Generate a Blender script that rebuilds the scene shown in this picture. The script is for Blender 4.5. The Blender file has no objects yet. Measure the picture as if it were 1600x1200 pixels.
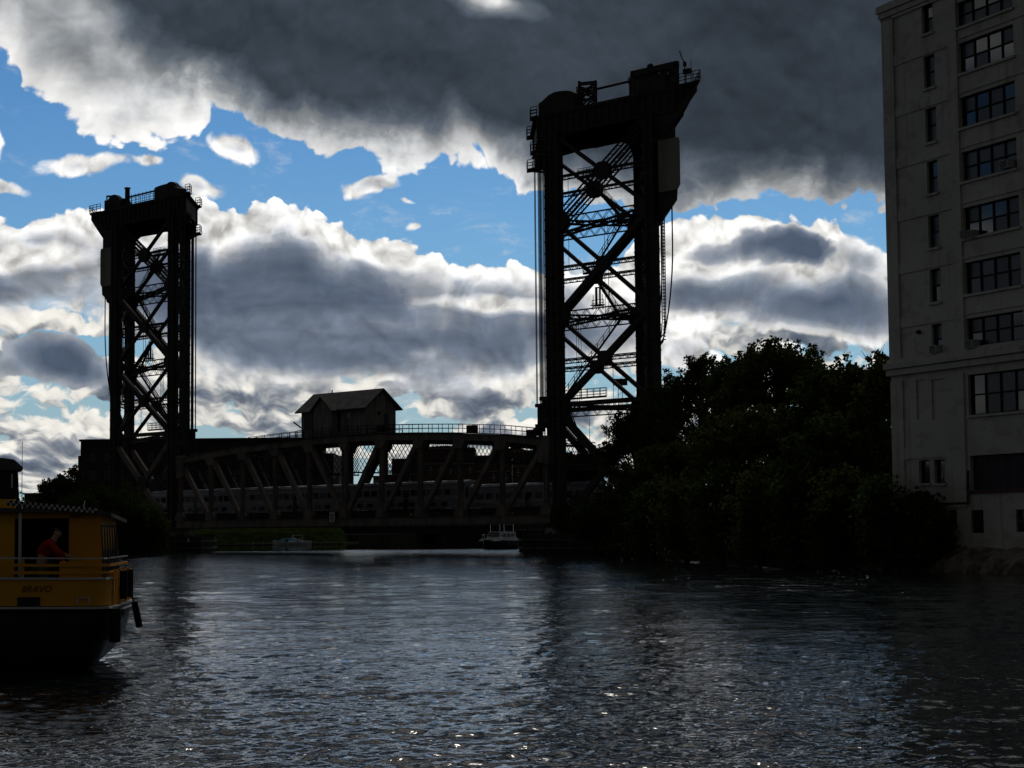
import bpy, math, random
from mathutils import Vector
# ---------------------------------------------------------------- camera
PITCH=math.atan(228/3000.); ROLL=0.0095; EYE=3.0
cam_d=bpy.data.cameras.new('camera'); cam=bpy.data.objects.new('camera',cam_d)
bpy.context.scene.collection.objects.link(cam)
cam_d.sensor_width=36; cam_d.lens=67.5; cam_d.clip_start=.5; cam_d.clip_end=20000
fwv=Vector((0,math.cos(PITCH),math.sin(PITCH)))
_r0=Vector((1,0,0)); _u0=_r0.cross(fwv)
RTv=_r0*math.cos(ROLL)-_u0*math.sin(ROLL); UPv=_r0*math.sin(ROLL)+_u0*math.cos(ROLL)
from mathutils import Matrix
cam.matrix_world=Matrix(((RTv.x,UPv.x,-fwv.x,0),(RTv.y,UPv.y,-fwv.y,0),(RTv.z,UPv.z,-fwv.z,EYE),(0,0,0,1)))
scene=bpy.context.scene; scene.camera=cam
scene.view_settings.view_transform='Standard'; scene.view_settings.look='None'
scene.view_settings.exposure=0.0; scene.view_settings.gamma=1
def ray(x,y): return fwv+RTv*((x-800)/3000.)+UPv*((600-y)/3000.)
def at(x,y,D):
    """measuring aid: the world point seen at photo pixel x,y at ground distance D"""
    r=ray(x,y); return Vector((0,0,EYE))+r*(D/r.y)
def sky_ae(x,y):
    r=ray(x,y).normalized()
    return math.degrees(math.atan2(r.x,r.y))*52.36/100, math.degrees(math.asin(r.z))*52.36/100
# ---------------------------------------------------------------- world
SUN_AZ=math.radians(6.5); SUN_EL=math.radians(45)
world=bpy.data.worlds.new('World'); scene.world=world; world.use_nodes=True
NT=world.node_tree; NT.nodes.clear(); LK=NT.links
class E:
    """tiny expression wrapper over shader math nodes"""
    def __init__(s,sock): s.s=sock
    def op(s,o,*b,clamp=False):
        n=NT.nodes.new('ShaderNodeMath'); n.operation=o; n.use_clamp=clamp
        for i,v in enumerate((s,)+b):
            if isinstance(v,E): LK.new(v.s,n.inputs[i])
            else: n.inputs[i].default_value=v
        return E(n.outputs[0])
    def __add__(s,o): return s.op('ADD',o)
    __radd__=__add__
    def __mul__(s,o): return s.op('MULTIPLY',o)
    __rmul__=__mul__
    def __sub__(s,o): return s.op('SUBTRACT',o)
    def __rsub__(s,o): return (s*-1)+o
    def __truediv__(s,o): return s.op('DIVIDE',o)
def smooth(e,lo,hi):
    n=NT.nodes.new('ShaderNodeMapRange'); n.interpolation_type='SMOOTHSTEP'
    LK.new(e.s,n.inputs[0]); n.inputs[1].default_value=lo; n.inputs[2].default_value=hi
    return E(n.outputs[0])
def vec(x,y,z=0.):
    n=NT.nodes.new('ShaderNodeCombineXYZ')
    for i,v in enumerate((x,y,z)):
        if isinstance(v,E): LK.new(v.s,n.inputs[i])
        else: n.inputs[i].default_value=v
    return n.outputs[0]
def noise(v,scale,detail=8,rough=.55,dist=0.,lac=2.0):
    n=NT.nodes.new('ShaderNodeTexNoise'); n.noise_dimensions='3D'; LK.new(v,n.inputs['Vector'])
    n.inputs['Scale'].default_value=scale; n.inputs['Detail'].default_value=detail
    n.inputs['Roughness'].default_value=rough; n.inputs['Distortion'].default_value=dist; n.inputs['Lacunarity'].default_value=lac
    return n
def nz(*a,**k): return E(noise(*a,**k).outputs[0])-.5
def curve(e,pts,lo=-9.,hi=9.,vlo=0.,vhi=9.):
    n=NT.nodes.new('ShaderNodeFloatCurve'); c=n.mapping.curves[0]
    p=[((a-lo)/(hi-lo),(b-vlo)/(vhi-vlo)) for a,b in pts]
    p=[(0.,p[0][1])]+p+[(1.,p[-1][1])]
    c.points[0].location=p[0]; c.points[1].location=p[-1]
    for q in p[1:-1]: c.points.new(*q)
    n.mapping.update()
    x=(e-lo)*(1/(hi-lo)); x=x.op('MAXIMUM',0.).op('MINIMUM',1.)
    LK.new(x.s,n.inputs['Value'])
    return E(n.outputs[0])*(vhi-vlo)+vlo
def ramp(e,stops):
    n=NT.nodes.new('ShaderNodeValToRGB'); r=n.color_ramp
    while len(r.elements)<len(stops): r.elements.new(0.5)
    for el,(p,c) in zip(r.elements,stops): el.position=p; el.color=(*c,1)
    LK.new(e.s,n.inputs[0]); return n.outputs[0]
def mix(f,a,b,mode='MIX'):
    n=NT.nodes.new('ShaderNodeMix'); n.data_type='RGBA'; n.blend_type=mode; n.clamp_factor=True
    if isinstance(f,E): LK.new(f.s,n.inputs[0])
    else: n.inputs[0].default_value=f
    for i,v in ((6,a),(7,b)):
        if isinstance(v,tuple): n.inputs[i].default_value=(*v,1)
        else: LK.new(v,n.inputs[i])
    return n.outputs[2]
def scale_col(c,e):
    return mix(1.,c,vec(e,e,e),'MULTIPLY')
tc=NT.nodes.new('ShaderNodeTexCoord')
sp=NT.nodes.new('ShaderNodeSeparateXYZ'); LK.new(tc.outputs['Generated'],sp.inputs[0])
dx,dy,dz=(E(o) for o in sp.outputs)
a=dx.op('ARCTAN2',dy)*(180/math.pi*.5236)
e=dz.op('ARCSINE')*(180/math.pi*.5236)
q=vec(a,e,dy.op('MINIMUM',0.)*6)
# domain warp shared by all cloud outlines
def warp(scale,det,off):
    n=noise(vec(a,e+off,dy.op('MINIMUM',0.)*6),scale,det,.5); w=NT.nodes.new('ShaderNodeSeparateColor'); LK.new(n.outputs['Color'],w.inputs[0])
    return E(w.outputs[0])-.5,E(w.outputs[1])-.5
wx,wy=warp(.55,2,0.); wx2,wy2=warp(1.9,3,5.)
wa=a+wx*1.1+wx2*.22; we=e+wy*.6+wy2*.18
q2=vec(wa,we,3.)
def voro(v,scale,detail=2.,rough=.5,rnd=1.):
    n=NT.nodes.new('ShaderNodeTexVoronoi'); n.feature='F1'; n.voronoi_dimensions='2D'; LK.new(v,n.inputs['Vector'])
    n.inputs['Scale'].default_value=scale; n.inputs['Detail'].default_value=detail; n.inputs['Roughness'].default_value=rough
    n.inputs['Randomness'].default_value=rnd
    return .5-E(n.outputs['Distance'])
big=nz(q2,.62,4,.5)*1.5
fine=nz(q2,1.9,7,.60)*1.15
fineup=nz(vec(wa+.03,we+.11,3.),1.9,4,.60)*1.15
bil=voro(q2,1.7,2.,.55)                     # rounded cauliflower heads
bilup=voro(vec(wa+.04,we+.16,3.),1.7,1.,.55)
relief=(fine-fineup)*.55+(bil-bilup)*.42    # lit from above
bigup=nz(vec(wa+.03,we+.30,3.),.62,4,.5)*1.5
relief2=(big-bigup)
edge=fine*.55+bil*.42-.05
def P(l): return [sky_ae(x,y) for x,y in l]
def blob(cx,cy,rx,ry,rot=0.,w=1.,A=None,Ee=None):
    A=A or wa; Ee=Ee or we
    c=sky_ae(cx,cy); r=math.radians(rot); co,si=math.cos(r),math.sin(r)
    X=A-c[0]; Y=Ee-c[1]
    u=(X*co+Y*si)*(100/rx); v=(Y*co-X*si)*(100/ry)
    d=(u*u+v*v).op('SQRT')
    return (1-d).op('MAXIMUM',0.)*w if w>0 else (1-d).op('MAXIMUM',0.)*w
def total(l):
    s=None
    for b in l:
        v=blob(*b); s=v if s is None else s.op('ADD',v)
    return s
# --- clear sky
sky=NT.nodes.new('ShaderNodeTexSky'); sky.sky_type='NISHITA'; sky.sun_disc=False
sky.sun_elevation=SUN_EL; sky.sun_rotation=SUN_AZ; sky.air_density=1.2; sky.dust_density=.6; sky.ozone_density=2.5
SKYCOL=sky.outputs[0]
S=0.10
k=1/S
blue=mix(smooth(e,3.,8.),mix(1.,SKYCOL,(.29,.50,.72),'MULTIPLY'),mix(1.,SKYCOL,(.19,.39,.62),'MULTIPLY'))
low=smooth(e,4.2,.2)
blue=mix(low*.8,blue,(3.5,4.7,5.3))
wsp=nz(vec(wa*.7+2.,we*1.9,21.),1.5,8,.66)
col=mix(smooth(wsp,.03,.30)*.55,blue,(6.2,6.6,7.0))
def C(r,g,b):  # wanted sRGB-ish display colour -> sky units
    f=lambda c:(c/255/12.92 if c<=10 else ((c/255+.055)/1.055)**2.4)*k
    return (f(r),f(g),f(b))
def shade(t,rel,warm=0,amp=1.0):
    """bright thin edge -> grey -> slate core; rel = relief"""
    c=ramp(t,[(0.,tuple(v*1. for v in (1,1,1))),(1.,(0,0,0))])
    n=c.node
    st=[(0.0,C(250,249,246)),(.16,C(222,223,226)),(.36,C(163,169,178)),(.66,C(112,123,140)),(1.,C(78,91,110))] if not warm else \
       [(0.0,C(240,236,226)),(.2,C(214,212,207)),(.42,C(162,165,168)),(.7,C(124,132,144)),(1.,C(92,103,120))]
    r=n.color_ramp
    while len(r.elements)<len(st): r.elements.new(.5)
    for el,(p,cc) in zip(r.elements,st): el.position=p; el.color=(cc[0]/k,cc[1]/k,cc[2]/k,1)
    g=(rel*amp+1).op('MAXIMUM',.45)*k
    return scale_col(c,g)
# --- low streaky layer, foreshortened towards the horizon
inv=(e.op('MAXIMUM',0.)+.75).op('POWER',-1.)
ps=vec(a*(inv*.30+.52)+wx*.5+wx2*.15,inv*3.5+e*-.6+wy*.6+bil*.22,7.)
st1=nz(ps,1.15,7,.55)*1.15
st1u=nz(vec(a*(inv*.30+.52)+wx*.5+wx2*.15,inv*3.5+e*-.6+wy*.6+bilup*.22-.16,7.),1.15,4,.55)*1.15
low_a=smooth(st1+ total([(700,770,260,40,0,-.2),(130,530,160,16,0,-.35),(560,745,200,40,0,-.28),(1230,500,200,30,-12,-.25)])+smooth(e,4.4,3.0)*.09,.0,.06)
low_a=low_a*smooth(e,4.6,3.6)
low_t=smooth(st1+(st1-st1u)*-1.3+big*.3+fine*.12,-.07,.22)
col=mix(low_a,col,shade(low_t*.9+.10,(st1-st1u)*1.8,1))
# --- middle cumulus bank
T2=curve(wa,P([(-60,345),(30,330),(100,318),(165,322),(250,300),(320,285),(345,315),(400,296),(440,292),(500,318),(560,342),(620,358),(680,384),(740,392),(800,398),(860,405),(930,400),(1040,345),(1120,312),(1200,320),(1280,322),(1335,352),(1400,372),(1700,360)]))
B2=curve(wa,P([(-60,486),(60,484),(170,484),(260,530),(340,575),(450,598),(600,596),(700,590),(800,590),(900,560),(1050,560),(1180,500),(1300,520),(1400,530),(1700,530)]))
s2=T2-e+edge*.75+big*.2-total([(1372,350,62,62,0,1.6),(1300,330,40,14,0,.7)])
mb=e-B2+big*.9+fine*.3
stk=nz(vec(wa*.45+fine*.12,we*2.1,11.),1.3,6,.55)
a2=smooth(s2,0.,.07)*smooth(mb,-.25,.18)
t2=smooth(s2+big*.6+fine*.3-.05,.10,1.15)*smooth(mb,-.25,.5)*.76+.04+stk*.55*smooth(s2,.3,.8)
t2=(t2+total([(40,405,120,26,6,-.8),(770,478,150,15,-4,-.9),(580,375,110,30,-22,-.3),(1100,360,230,110,0,-1.5),(1290,350,170,90,0,-1.5),(1120,480,240,90,0,-1.3),(1330,530,200,60,0,-1.2),(470,440,330,80,0,.2),(230,350,420,40,-5,-.35),(640,385,200,40,-15,-.4),(600,500,300,30,0,-.3)])).op('MAXIMUM',0.).op('MINIMUM',1.)
col=mix(a2,col,shade(t2,(relief*1.7+relief2*.8)*(1.1-t2*.85)))
# --- dark bands and blobs lower down
def layer(col,cover,dark,lo=0.05,hi=.22,namp=.55,tamp=.5,toff=0.,warm=0):
    f=total(cover)+edge*(namp*1.2)+big*.25
    al=smooth(f,lo,hi)
    t=(smooth(f,lo+.05,lo+.9)*.45+ (total(dark) if dark else 0)*.42+big*tamp+relief2*-.35+fine*.35+toff).op('MAXIMUM',0.).op('MINIMUM',1.)
    return mix(al,col,shade(t,(relief*1.5+relief2*.6)*(1.1-t*.8),warm))
col=layer(col,[(90,562,130,56,-8,1.4),(-40,585,60,30,0,1.)],
          [(90,562,150,50,-8,1.1)],.20,.34,.5,.35,.30)
col=layer(col,[(1290,490,250,62,-10,1.5),(1120,440,190,50,8,.9),(1080,560,120,60,-5,.9),(1060,470,70,40,0,.9),(1340,420,90,60,0,1.1)],
          [(1300,475,240,48,-10,1.5),(1070,455,90,30,-15,.7),(1045,530,70,30,0,.5)],.22,.42,.6,.25)
col=layer(col,[(1180,385,120,52,-8,1.0),(1240,365,70,60,20,.8),(1275,405,90,36,-25,.9),(1110,392,90,26,0,.7)],
          [(1200,378,150,55,-12,1.3),(1262,402,100,45,-25,1.0)],.22,.55,1.1,.3,.0)
# --- small separate puffs
col=layer(col,[(368,225,75,38,-12,1.1),(125,258,85,30,-4,1.0),(228,264,60,22,-8,.85),(560,296,50,34,-15,1.0),(598,282,40,26,0,.8),(8,212,32,52,0,1.1),(15,288,60,18,-12,.8),(315,292,50,26,0,1.),(652,348,26,14,0,.7),(640,310,22,10,-20,.6),(1230,545,60,24,0,.9),(1150,520,60,20,0,.8)],
          [(560,280,50,20,0,.5)],.28,.52,.55,.25,-.12)
# --- great dark cloud overhead
L3=curve(wa,P([(-80,120),(-20,105),(20,120),(60,172),(100,200),(170,228),(240,236),(300,212),(345,190),(420,225),(470,245),(540,268),(600,268),(660,282),(720,266),(770,290),(830,314),(900,330),(1060,336),(1200,330),(1400,332),(1700,335)]),vhi=16.)
K3=curve(wa,P([(-80,-330),(60,-230),(130,-100),(200,0),(300,75),(380,130),(450,150),(560,155),(650,165),(760,180),(840,215),(920,245),(1060,252),(1200,245),(1400,250),(1700,260)]),vhi=16.)
s3=e-L3+big*.6+edge*.8-.02
c3=e-K3+big*1.0+fine*.5
hole=total([(770,5,95,42,-10,1.),(700,-50,110,60,0,.8)])
a3=smooth(s3,0.,.10)
t3=(smooth(c3,-1.15,.55)*.86+smooth(s3,.0,1.1)*.34-hole*1.25+relief2*-.35+fine*.22+stk*.22).op('MAXIMUM',0.).op('MINIMUM',1.)
top=ramp(t3,[(0.,(.93,.92,.90)),(.2,(.60,.61,.62)),(.4,(.27,.29,.31)),(.65,(.115,.138,.170)),(.85,(.068,.088,.115)),(1.,(.043,.056,.074))])
dk=smooth(a,0.,4.5)*-.22+1
top=scale_col(top,(relief*.5+relief2*.6+big*.45+1).op('MAXIMUM',.5)*dk*k)
col=mix(a3,col,top)
# --- beyond the frame: veiled sun glow high ahead, dull overcast behind
behind=smooth(dy*1.+dz*.2,.62,.25)
sd=Vector((math.sin(SUN_AZ)*math.cos(SUN_EL),math.cos(SUN_AZ)*math.cos(SUN_EL),math.sin(SUN_EL)))
dot=(dx*sd.x+dy*sd.y+dz*sd.z)
glow=smooth(dot,.90,.996)*smooth(e,9.6,13.)
col=mix(glow*smooth(big+fine*.6,-.2,.25),col,(11.,10.6,10.))
over=ramp(big+.5,[(.3,(.20,.22,.235)),(.7,(.50,.505,.50))])
col=mix(behind,col,over)
bg=NT.nodes.new('ShaderNodeBackground'); bg.inputs[1].default_value=S; LK.new(col,bg.inputs[0])
wo=NT.nodes.new('ShaderNodeOutputWorld'); LK.new(bg.outputs[0],wo.inputs[0])
world.cycles.sampling_method='MANUAL'; world.cycles.sample_map_resolution=1024
sl=bpy.data.lights.new('sun','SUN'); sl.energy=.5; sl.angle=math.radians(10); sl.color=(1,.95,.88)
so=bpy.data.objects.new('sun',sl); scene.collection.objects.link(so)
so.rotation_euler=(-sd).to_track_quat('-Z','Y').to_euler()
# ======================================================================= helpers
import bmesh, numpy as np
COL=scene.collection
rng=random.Random(7)
V3=Vector
Z=V3((0,0,1))
class MB:
    def __init__(s): s.v=[]; s.f=[]
    def add(s,vs,fs):
        o=len(s.v); s.v+= [tuple(v) for v in vs]; s.f+=[tuple(i+o for i in f) for f in fs]; return s
    def hexa(s,b):   # 8 corners: bottom 4 (ccw), top 4
        return s.add(b,[(3,2,1,0),(4,5,6,7),(0,1,5,4),(1,2,6,5),(2,3,7,6),(3,0,4,7)])
    def box(s,c,X,Y,Zv):    # centre and three half-axis vectors
        c=V3(c); X=V3(X);Y=V3(Y);Zv=V3(Zv)
        return s.hexa([c-X-Y-Zv,c+X-Y-Zv,c+X+Y-Zv,c-X+Y-Zv,c-X-Y+Zv,c+X-Y+Zv,c+X+Y+Zv,c-X+Y+Zv])
    def beam(s,p,q,w,h=None,up=None):   # w across, h along 'up'
        p=V3(p);q=V3(q);h=h or w; d=(q-p)
        if d.length<1e-6: return s
        u=V3(up) if up is not None else Z
        d.normalize()
        if abs(d.dot(u))>.98: u=V3((1,0,0)) if abs(d.x)<.9 else V3((0,1,0))
        sd=d.cross(u).normalized(); u2=sd.cross(d).normalized()
        a=sd*(w/2); b=u2*(h/2)
        return s.hexa([p-a-b,p+a-b,p+a+b,p-a+b,q-a-b,q+a-b,q+a+b,q-a+b])
    def tube(s,p,q,r,r2=None,n=8,cap=True):
        p=V3(p);q=V3(q);r2=r if r2 is None else r2; d=(q-p).normalized()
        u=Z if abs(d.z)<.95 else V3((1,0,0)); a=d.cross(u).normalized(); b=a.cross(d)
        vs=[]
        for P_,R_ in ((p,r),(q,r2)):
            for i in range(n):
                t=2*math.pi*i/n; vs.append(P_+a*(math.cos(t)*R_)+b*(math.sin(t)*R_))
        fs=[(i,(i+1)%n,n+(i+1)%n,n+i) for i in range(n)]
        if cap: fs+=[tuple(range(n-1,-1,-1)),tuple(range(n,2*n))]
        return s.add(vs,fs)
    def path(s,pts,r,n=6):
        for a_,b_ in zip(pts,pts[1:]): s.tube(a_,b_,r,n=n)
        return s
    def prism(s,pts,vec_):
        n=len(pts); vec_=V3(vec_); vs=[V3(p) for p in pts]+[V3(p)+vec_ for p in pts]
        return s.add(vs,[tuple(range(n-1,-1,-1)),tuple(range(n,2*n))]+[(i,(i+1)%n,n+(i+1)%n,n+i) for i in range(n)])
    def laced(s,p,q,w,d,up,t=.11,pitch=None,out=None):
        """built-up member: flanges w apart along 'up', d deep across, zigzag lacing between"""
        p=V3(p);q=V3(q); ax=(q-p); L=ax.length; ax.normalize(); up=V3(up); sd=ax.cross(up).normalized(); up2=sd.cross(ax).normalized()
        for sg in (-1,1):
            o=up2*(sg*w/2); s.beam(p+o,q+o,d,t*1.7,up2)
        pitch=pitch or w; n=max(2,int(L/pitch))
        for sg in (-1,1):
            o=sd*(sg*(d/2-.02))
            for i in range(n):
                a_=p+ax*(L*i/n)+o; b_=p+ax*(L*(i+1)/n)+o; k=1 if i%2 else -1
                s.beam(a_+up2*(k*w/2),b_-up2*(k*w/2),.03,t,up2)
        return s
    def rail(s,p,q,h=1.1,r=.035,step=1.8,mid=1):
        p=V3(p);q=V3(q); L=(q-p).length; n=max(1,round(L/step))
        for i in range(n+1):
            a_=p.lerp(q,i/n); s.beam(a_,a_+Z*h,r*2,r*2)
        for k in range(mid+1):
            z=Z*(h*(k+1)/(mid+1)); s.beam(p+z,q+z,r*1.8,r*1.8)
        return s
    def build(s,name,m,parent=None,smooth=False):
        me=bpy.data.meshes.new(name); off=base_of(parent)
        me.from_pydata([(v[0]-off.x,v[1]-off.y,v[2]-off.z) for v in s.v],[],s.f); me.update()
        me.materials.append(m)
        if smooth: me.polygons.foreach_set('use_smooth',[True]*len(me.polygons))
        o=bpy.data.objects.new(name,me); COL.objects.link(o)
        if parent is not None: o.parent=parent
        return o
def base_of(o):
    p=V3((0,0,0))
    while o is not None: p+=o.location; o=o.parent
    return p
def tag(o,label=None,cat=None,group=None,kind=None):
    for k,v in (('label',label),('category',cat),('group',group),('kind',kind)):
        if v: o[k]=v
    return o
def thing(name,label,cat,loc,group=None):
    o=bpy.data.objects.new(name,None); o.empty_display_size=.5; COL.objects.link(o); o.location=loc
    return tag(o,label,cat,group)
def solo(mb,name,m,label,cat,loc,group=None,smooth=False):
    o=mb.build(name,m,None,smooth); loc=V3(loc)
    for v in o.data.vertices: v.co-=loc
    o.location=loc; return tag(o,label,cat,group)
# ======================================================================= materials
def mat(name,col,rough=.7,metal=0.,var=.25,scale=1.,col2=None,bump=0.,bscale=None,stretch=(1,1,1),spec=.25,detail=6,thr=(.35,.65)):
    m=bpy.data.materials.new(name); m.use_nodes=True; nt=m.node_tree; b=nt.nodes['Principled BSDF']
    t=nt.nodes.new('ShaderNodeTexCoord'); mp=nt.nodes.new('ShaderNodeMapping'); mp.inputs['Scale'].default_value=stretch
    nt.links.new(t.outputs['Object'],mp.inputs[0])
    n=nt.nodes.new('ShaderNodeTexNoise'); n.inputs['Scale'].default_value=scale; n.inputs['Detail'].default_value=detail; nt.links.new(mp.outputs[0],n.inputs['Vector'])
    r=nt.nodes.new('ShaderNodeValToRGB'); r.color_ramp.elements[0].position=thr[0]; r.color_ramp.elements[1].position=thr[1]
    c2=col2 or tuple(min(1,c*(1+var)) for c in col); c1=tuple(c*(1-var) for c in col) if not col2 else col
    r.color_ramp.elements[0].color=(*c1,1); r.color_ramp.elements[1].color=(*c2,1)
    nt.links.new(n.outputs[0],r.inputs[0]); nt.links.new(r.outputs[0],b.inputs['Base Color'])
    b.inputs['Roughness'].default_value=rough; b.inputs['Metallic'].default_value=metal; b.inputs['Specular IOR Level'].default_value=spec
    if bump:
        n2=nt.nodes.new('ShaderNodeTexNoise'); n2.inputs['Scale'].default_value=bscale or scale*6; n2.inputs['Detail'].default_value=6; nt.links.new(mp.outputs[0],n2.inputs['Vector'])
        bp=nt.nodes.new('ShaderNodeBump'); bp.inputs['Strength'].default_value=bump; bp.inputs['Distance'].default_value=.05
        nt.links.new(n2.outputs[0],bp.inputs['Height']); nt.links.new(bp.outputs[0],b.inputs['Normal'])
    return m
M=dict(
 steel=mat('black_steel',(.035,.033,.034),.75,col2=(.075,.058,.05),scale=.5,bump=.3,bscale=3,spec=.2),
 span=mat('weathered_span_steel',(.12,.112,.105),.8,col2=(.25,.205,.175),scale=.7,bump=.4,bscale=4,spec=.2,stretch=(1,1,.5)),
 lattice=mat('lattice_steel',(.05,.045,.043),.8,scale=.6,spec=.15),
 cable=mat('greased_cable',(.05,.05,.05),.5,scale=2,spec=.4),
 weight=mat('counterweight_concrete',(.20,.19,.17),.9,col2=(.33,.31,.28),scale=.4,bump=.4,bscale=2,stretch=(1,1,.3)),
 boards=mat('grey_weathered_boards',(.17,.165,.155),.9,col2=(.34,.33,.31),scale=1.1,stretch=(3,3,.25),bump=.5,bscale=5),
 roof=mat('dark_roofing',(.07,.07,.072),.9,col2=(.13,.13,.13),scale=.8),
 glass=mat('dark_window_glass',(.015,.018,.022),.06,var=.3,spec=.5),
 pier=mat('pier_timber',(.05,.045,.04),.9,col2=(.11,.10,.085),scale=.6,stretch=(2,2,.3),bump=.5),
 white=mat('white_board',(.62,.62,.62),.6,var=.1,scale=1),
 ink=mat('dark_ink',(.03,.03,.035),.6,scale=2),
 brick=None,
 train=mat('brushed_train_steel',(.22,.22,.25),.38,metal=.75,scale=.8,var=.15,stretch=(1,1,6)),
 trainroof=mat('train_roof',(.42,.42,.43),.45,metal=.5,scale=.8),
 yellow=mat('yellow_boat_paint',(.72,.32,.012),.45,col2=(.80,.37,.016),scale=.9,bump=.1,bscale=.8),
 hull=mat('black_hull_paint',(.018,.018,.02),.4,col2=(.035,.035,.038),scale=1.2,bump=.2),
 rubber=mat('black_rubber',(.012,.012,.012),.85),
 boatwhite=mat('white_gelcoat',(.62,.64,.66),.35,var=.08),
 boatblue=mat('blue_tarp',(.12,.30,.42),.6,var=.2),
 navy=mat('navy_canvas',(.03,.035,.09),.7,var=.2),
 red=mat('red_jacket_cloth',(.40,.018,.022),.85,var=.25,scale=5,bump=.5,bscale=14),
 jeans=mat('grey_trousers',(.12,.13,.15),.9,var=.2,scale=6),
 skin=mat('skin',(.50,.29,.20),.6,var=.06,scale=6),
 hair=mat('grey_hair',(.14,.13,.125),.8,var=.3,scale=30,bump=.6,bscale=60),
 stone=mat('ledge_stone',(.10,.075,.06),.95,col2=(.26,.22,.18),scale=1.4,bump=1.,bscale=4),
 grass=mat('rough_bank_grass',(.012,.022,.006),.95,spec=0.,col2=(.03,.042,.012),scale=.5,bump=1.,bscale=4),
 earth=mat('gravel_ground',(.03,.028,.022),.95,spec=0.,col2=(.06,.055,.045),scale=.3,bump=.6),
 bark=mat('bark',(.045,.036,.028),.95,var=.35,scale=3,stretch=(3,3,.5),bump=.6),
 chrome=mat('metal_rail',(.55,.55,.55),.3,metal=.9,var=.05),
 ac=mat('air_conditioner_enamel',(.45,.45,.43),.6,var=.1),
 shed=mat('dark_shed_boards',(.04,.038,.045),.85,var=.35,scale=1.5,stretch=(3,3,.3),bump=.4),
 sand=mat('pale_shore',(.10,.09,.075),.95,spec=0.,var=.3,scale=.6),
)
def leafmat(name,c,t=.35):
    m=bpy.data.materials.new(name); m.use_nodes=True; nt=m.node_tree; nt.nodes.clear()
    g=nt.nodes.new('ShaderNodeNewGeometry'); r=nt.nodes.new('ShaderNodeValToRGB')
    r.color_ramp.elements[0].color=(c[0]*.55,c[1]*.6,c[2]*.6,1); r.color_ramp.elements[1].color=(c[0]*1.5,c[1]*1.35,c[2]*1.2,1)
    nt.links.new(g.outputs['Random Per Island'],r.inputs[0])
    d=nt.nodes.new('ShaderNodeBsdfDiffuse'); tr=nt.nodes.new('ShaderNodeBsdfTranslucent'); mx=nt.nodes.new('ShaderNodeMixShader'); mx.inputs[0].default_value=t
    nt.links.new(r.outputs[0],d.inputs[0]); nt.links.new(r.outputs[0],tr.inputs[0]); nt.links.new(d.outputs[0],mx.inputs[1]); nt.links.new(tr.outputs[0],mx.inputs[2])
    o=nt.nodes.new('ShaderNodeOutputMaterial'); nt.links.new(mx.outputs[0],o.inputs[0]); return m
M['leaf']=leafmat('leaves_dark_green',(.05,.08,.025))
M['leaf2']=leafmat('leaves_olive',(.065,.082,.026))
M['willow']=leafmat('leaves_willow',(.06,.09,.028))
def brickmat(name,c1,c2,mortar,sc=1.):
    m=bpy.data.materials.new(name); m.use_nodes=True; nt=m.node_tree; b=nt.nodes['Principled BSDF']; b.inputs['Roughness'].default_value=.9
    t=nt.nodes.new('ShaderNodeTexCoord'); s_=nt.nodes.new('ShaderNodeSeparateXYZ'); nt.links.new(t.outputs['Object'],s_.inputs[0])
    ad=nt.nodes.new('ShaderNodeMath'); nt.links.new(s_.outputs[0],ad.inputs[0]); nt.links.new(s_.outputs[1],ad.inputs[1])
    cb=nt.nodes.new('ShaderNodeCombineXYZ'); nt.links.new(ad.outputs[0],cb.inputs[0]); nt.links.new(s_.outputs[2],cb.inputs[1])
    k=nt.nodes.new('ShaderNodeTexBrick'); nt.links.new(cb.outputs[0],k.inputs['Vector']); k.inputs['Scale'].default_value=sc
    k.inputs['Color1'].default_value=(*c1,1); k.inputs['Color2'].default_value=(*c2,1); k.inputs['Mortar'].default_value=(*mortar,1)
    n=nt.nodes.new('ShaderNodeTexNoise'); n.inputs['Scale'].default_value=.25; n.inputs['Detail'].default_value=6; nt.links.new(t.outputs['Object'],n.inputs['Vector'])
    mx=nt.nodes.new('ShaderNodeMix'); mx.data_type='RGBA'; mx.blend_type='MULTIPLY'; mx.inputs[0].default_value=.6
    nt.links.new(k.outputs[0],mx.inputs[6]); nt.links.new(n.outputs[0],mx.inputs[7]); nt.links.new(mx.outputs[2],b.inputs['Base Color']); return m
M['brick']=brickmat('dark_red_brick',(.17,.055,.04),(.12,.045,.035),(.10,.09,.08))
M['darkbrick']=brickmat('soot_brown_brick',(.085,.05,.045),(.06,.038,.034),(.05,.045,.04))
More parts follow.
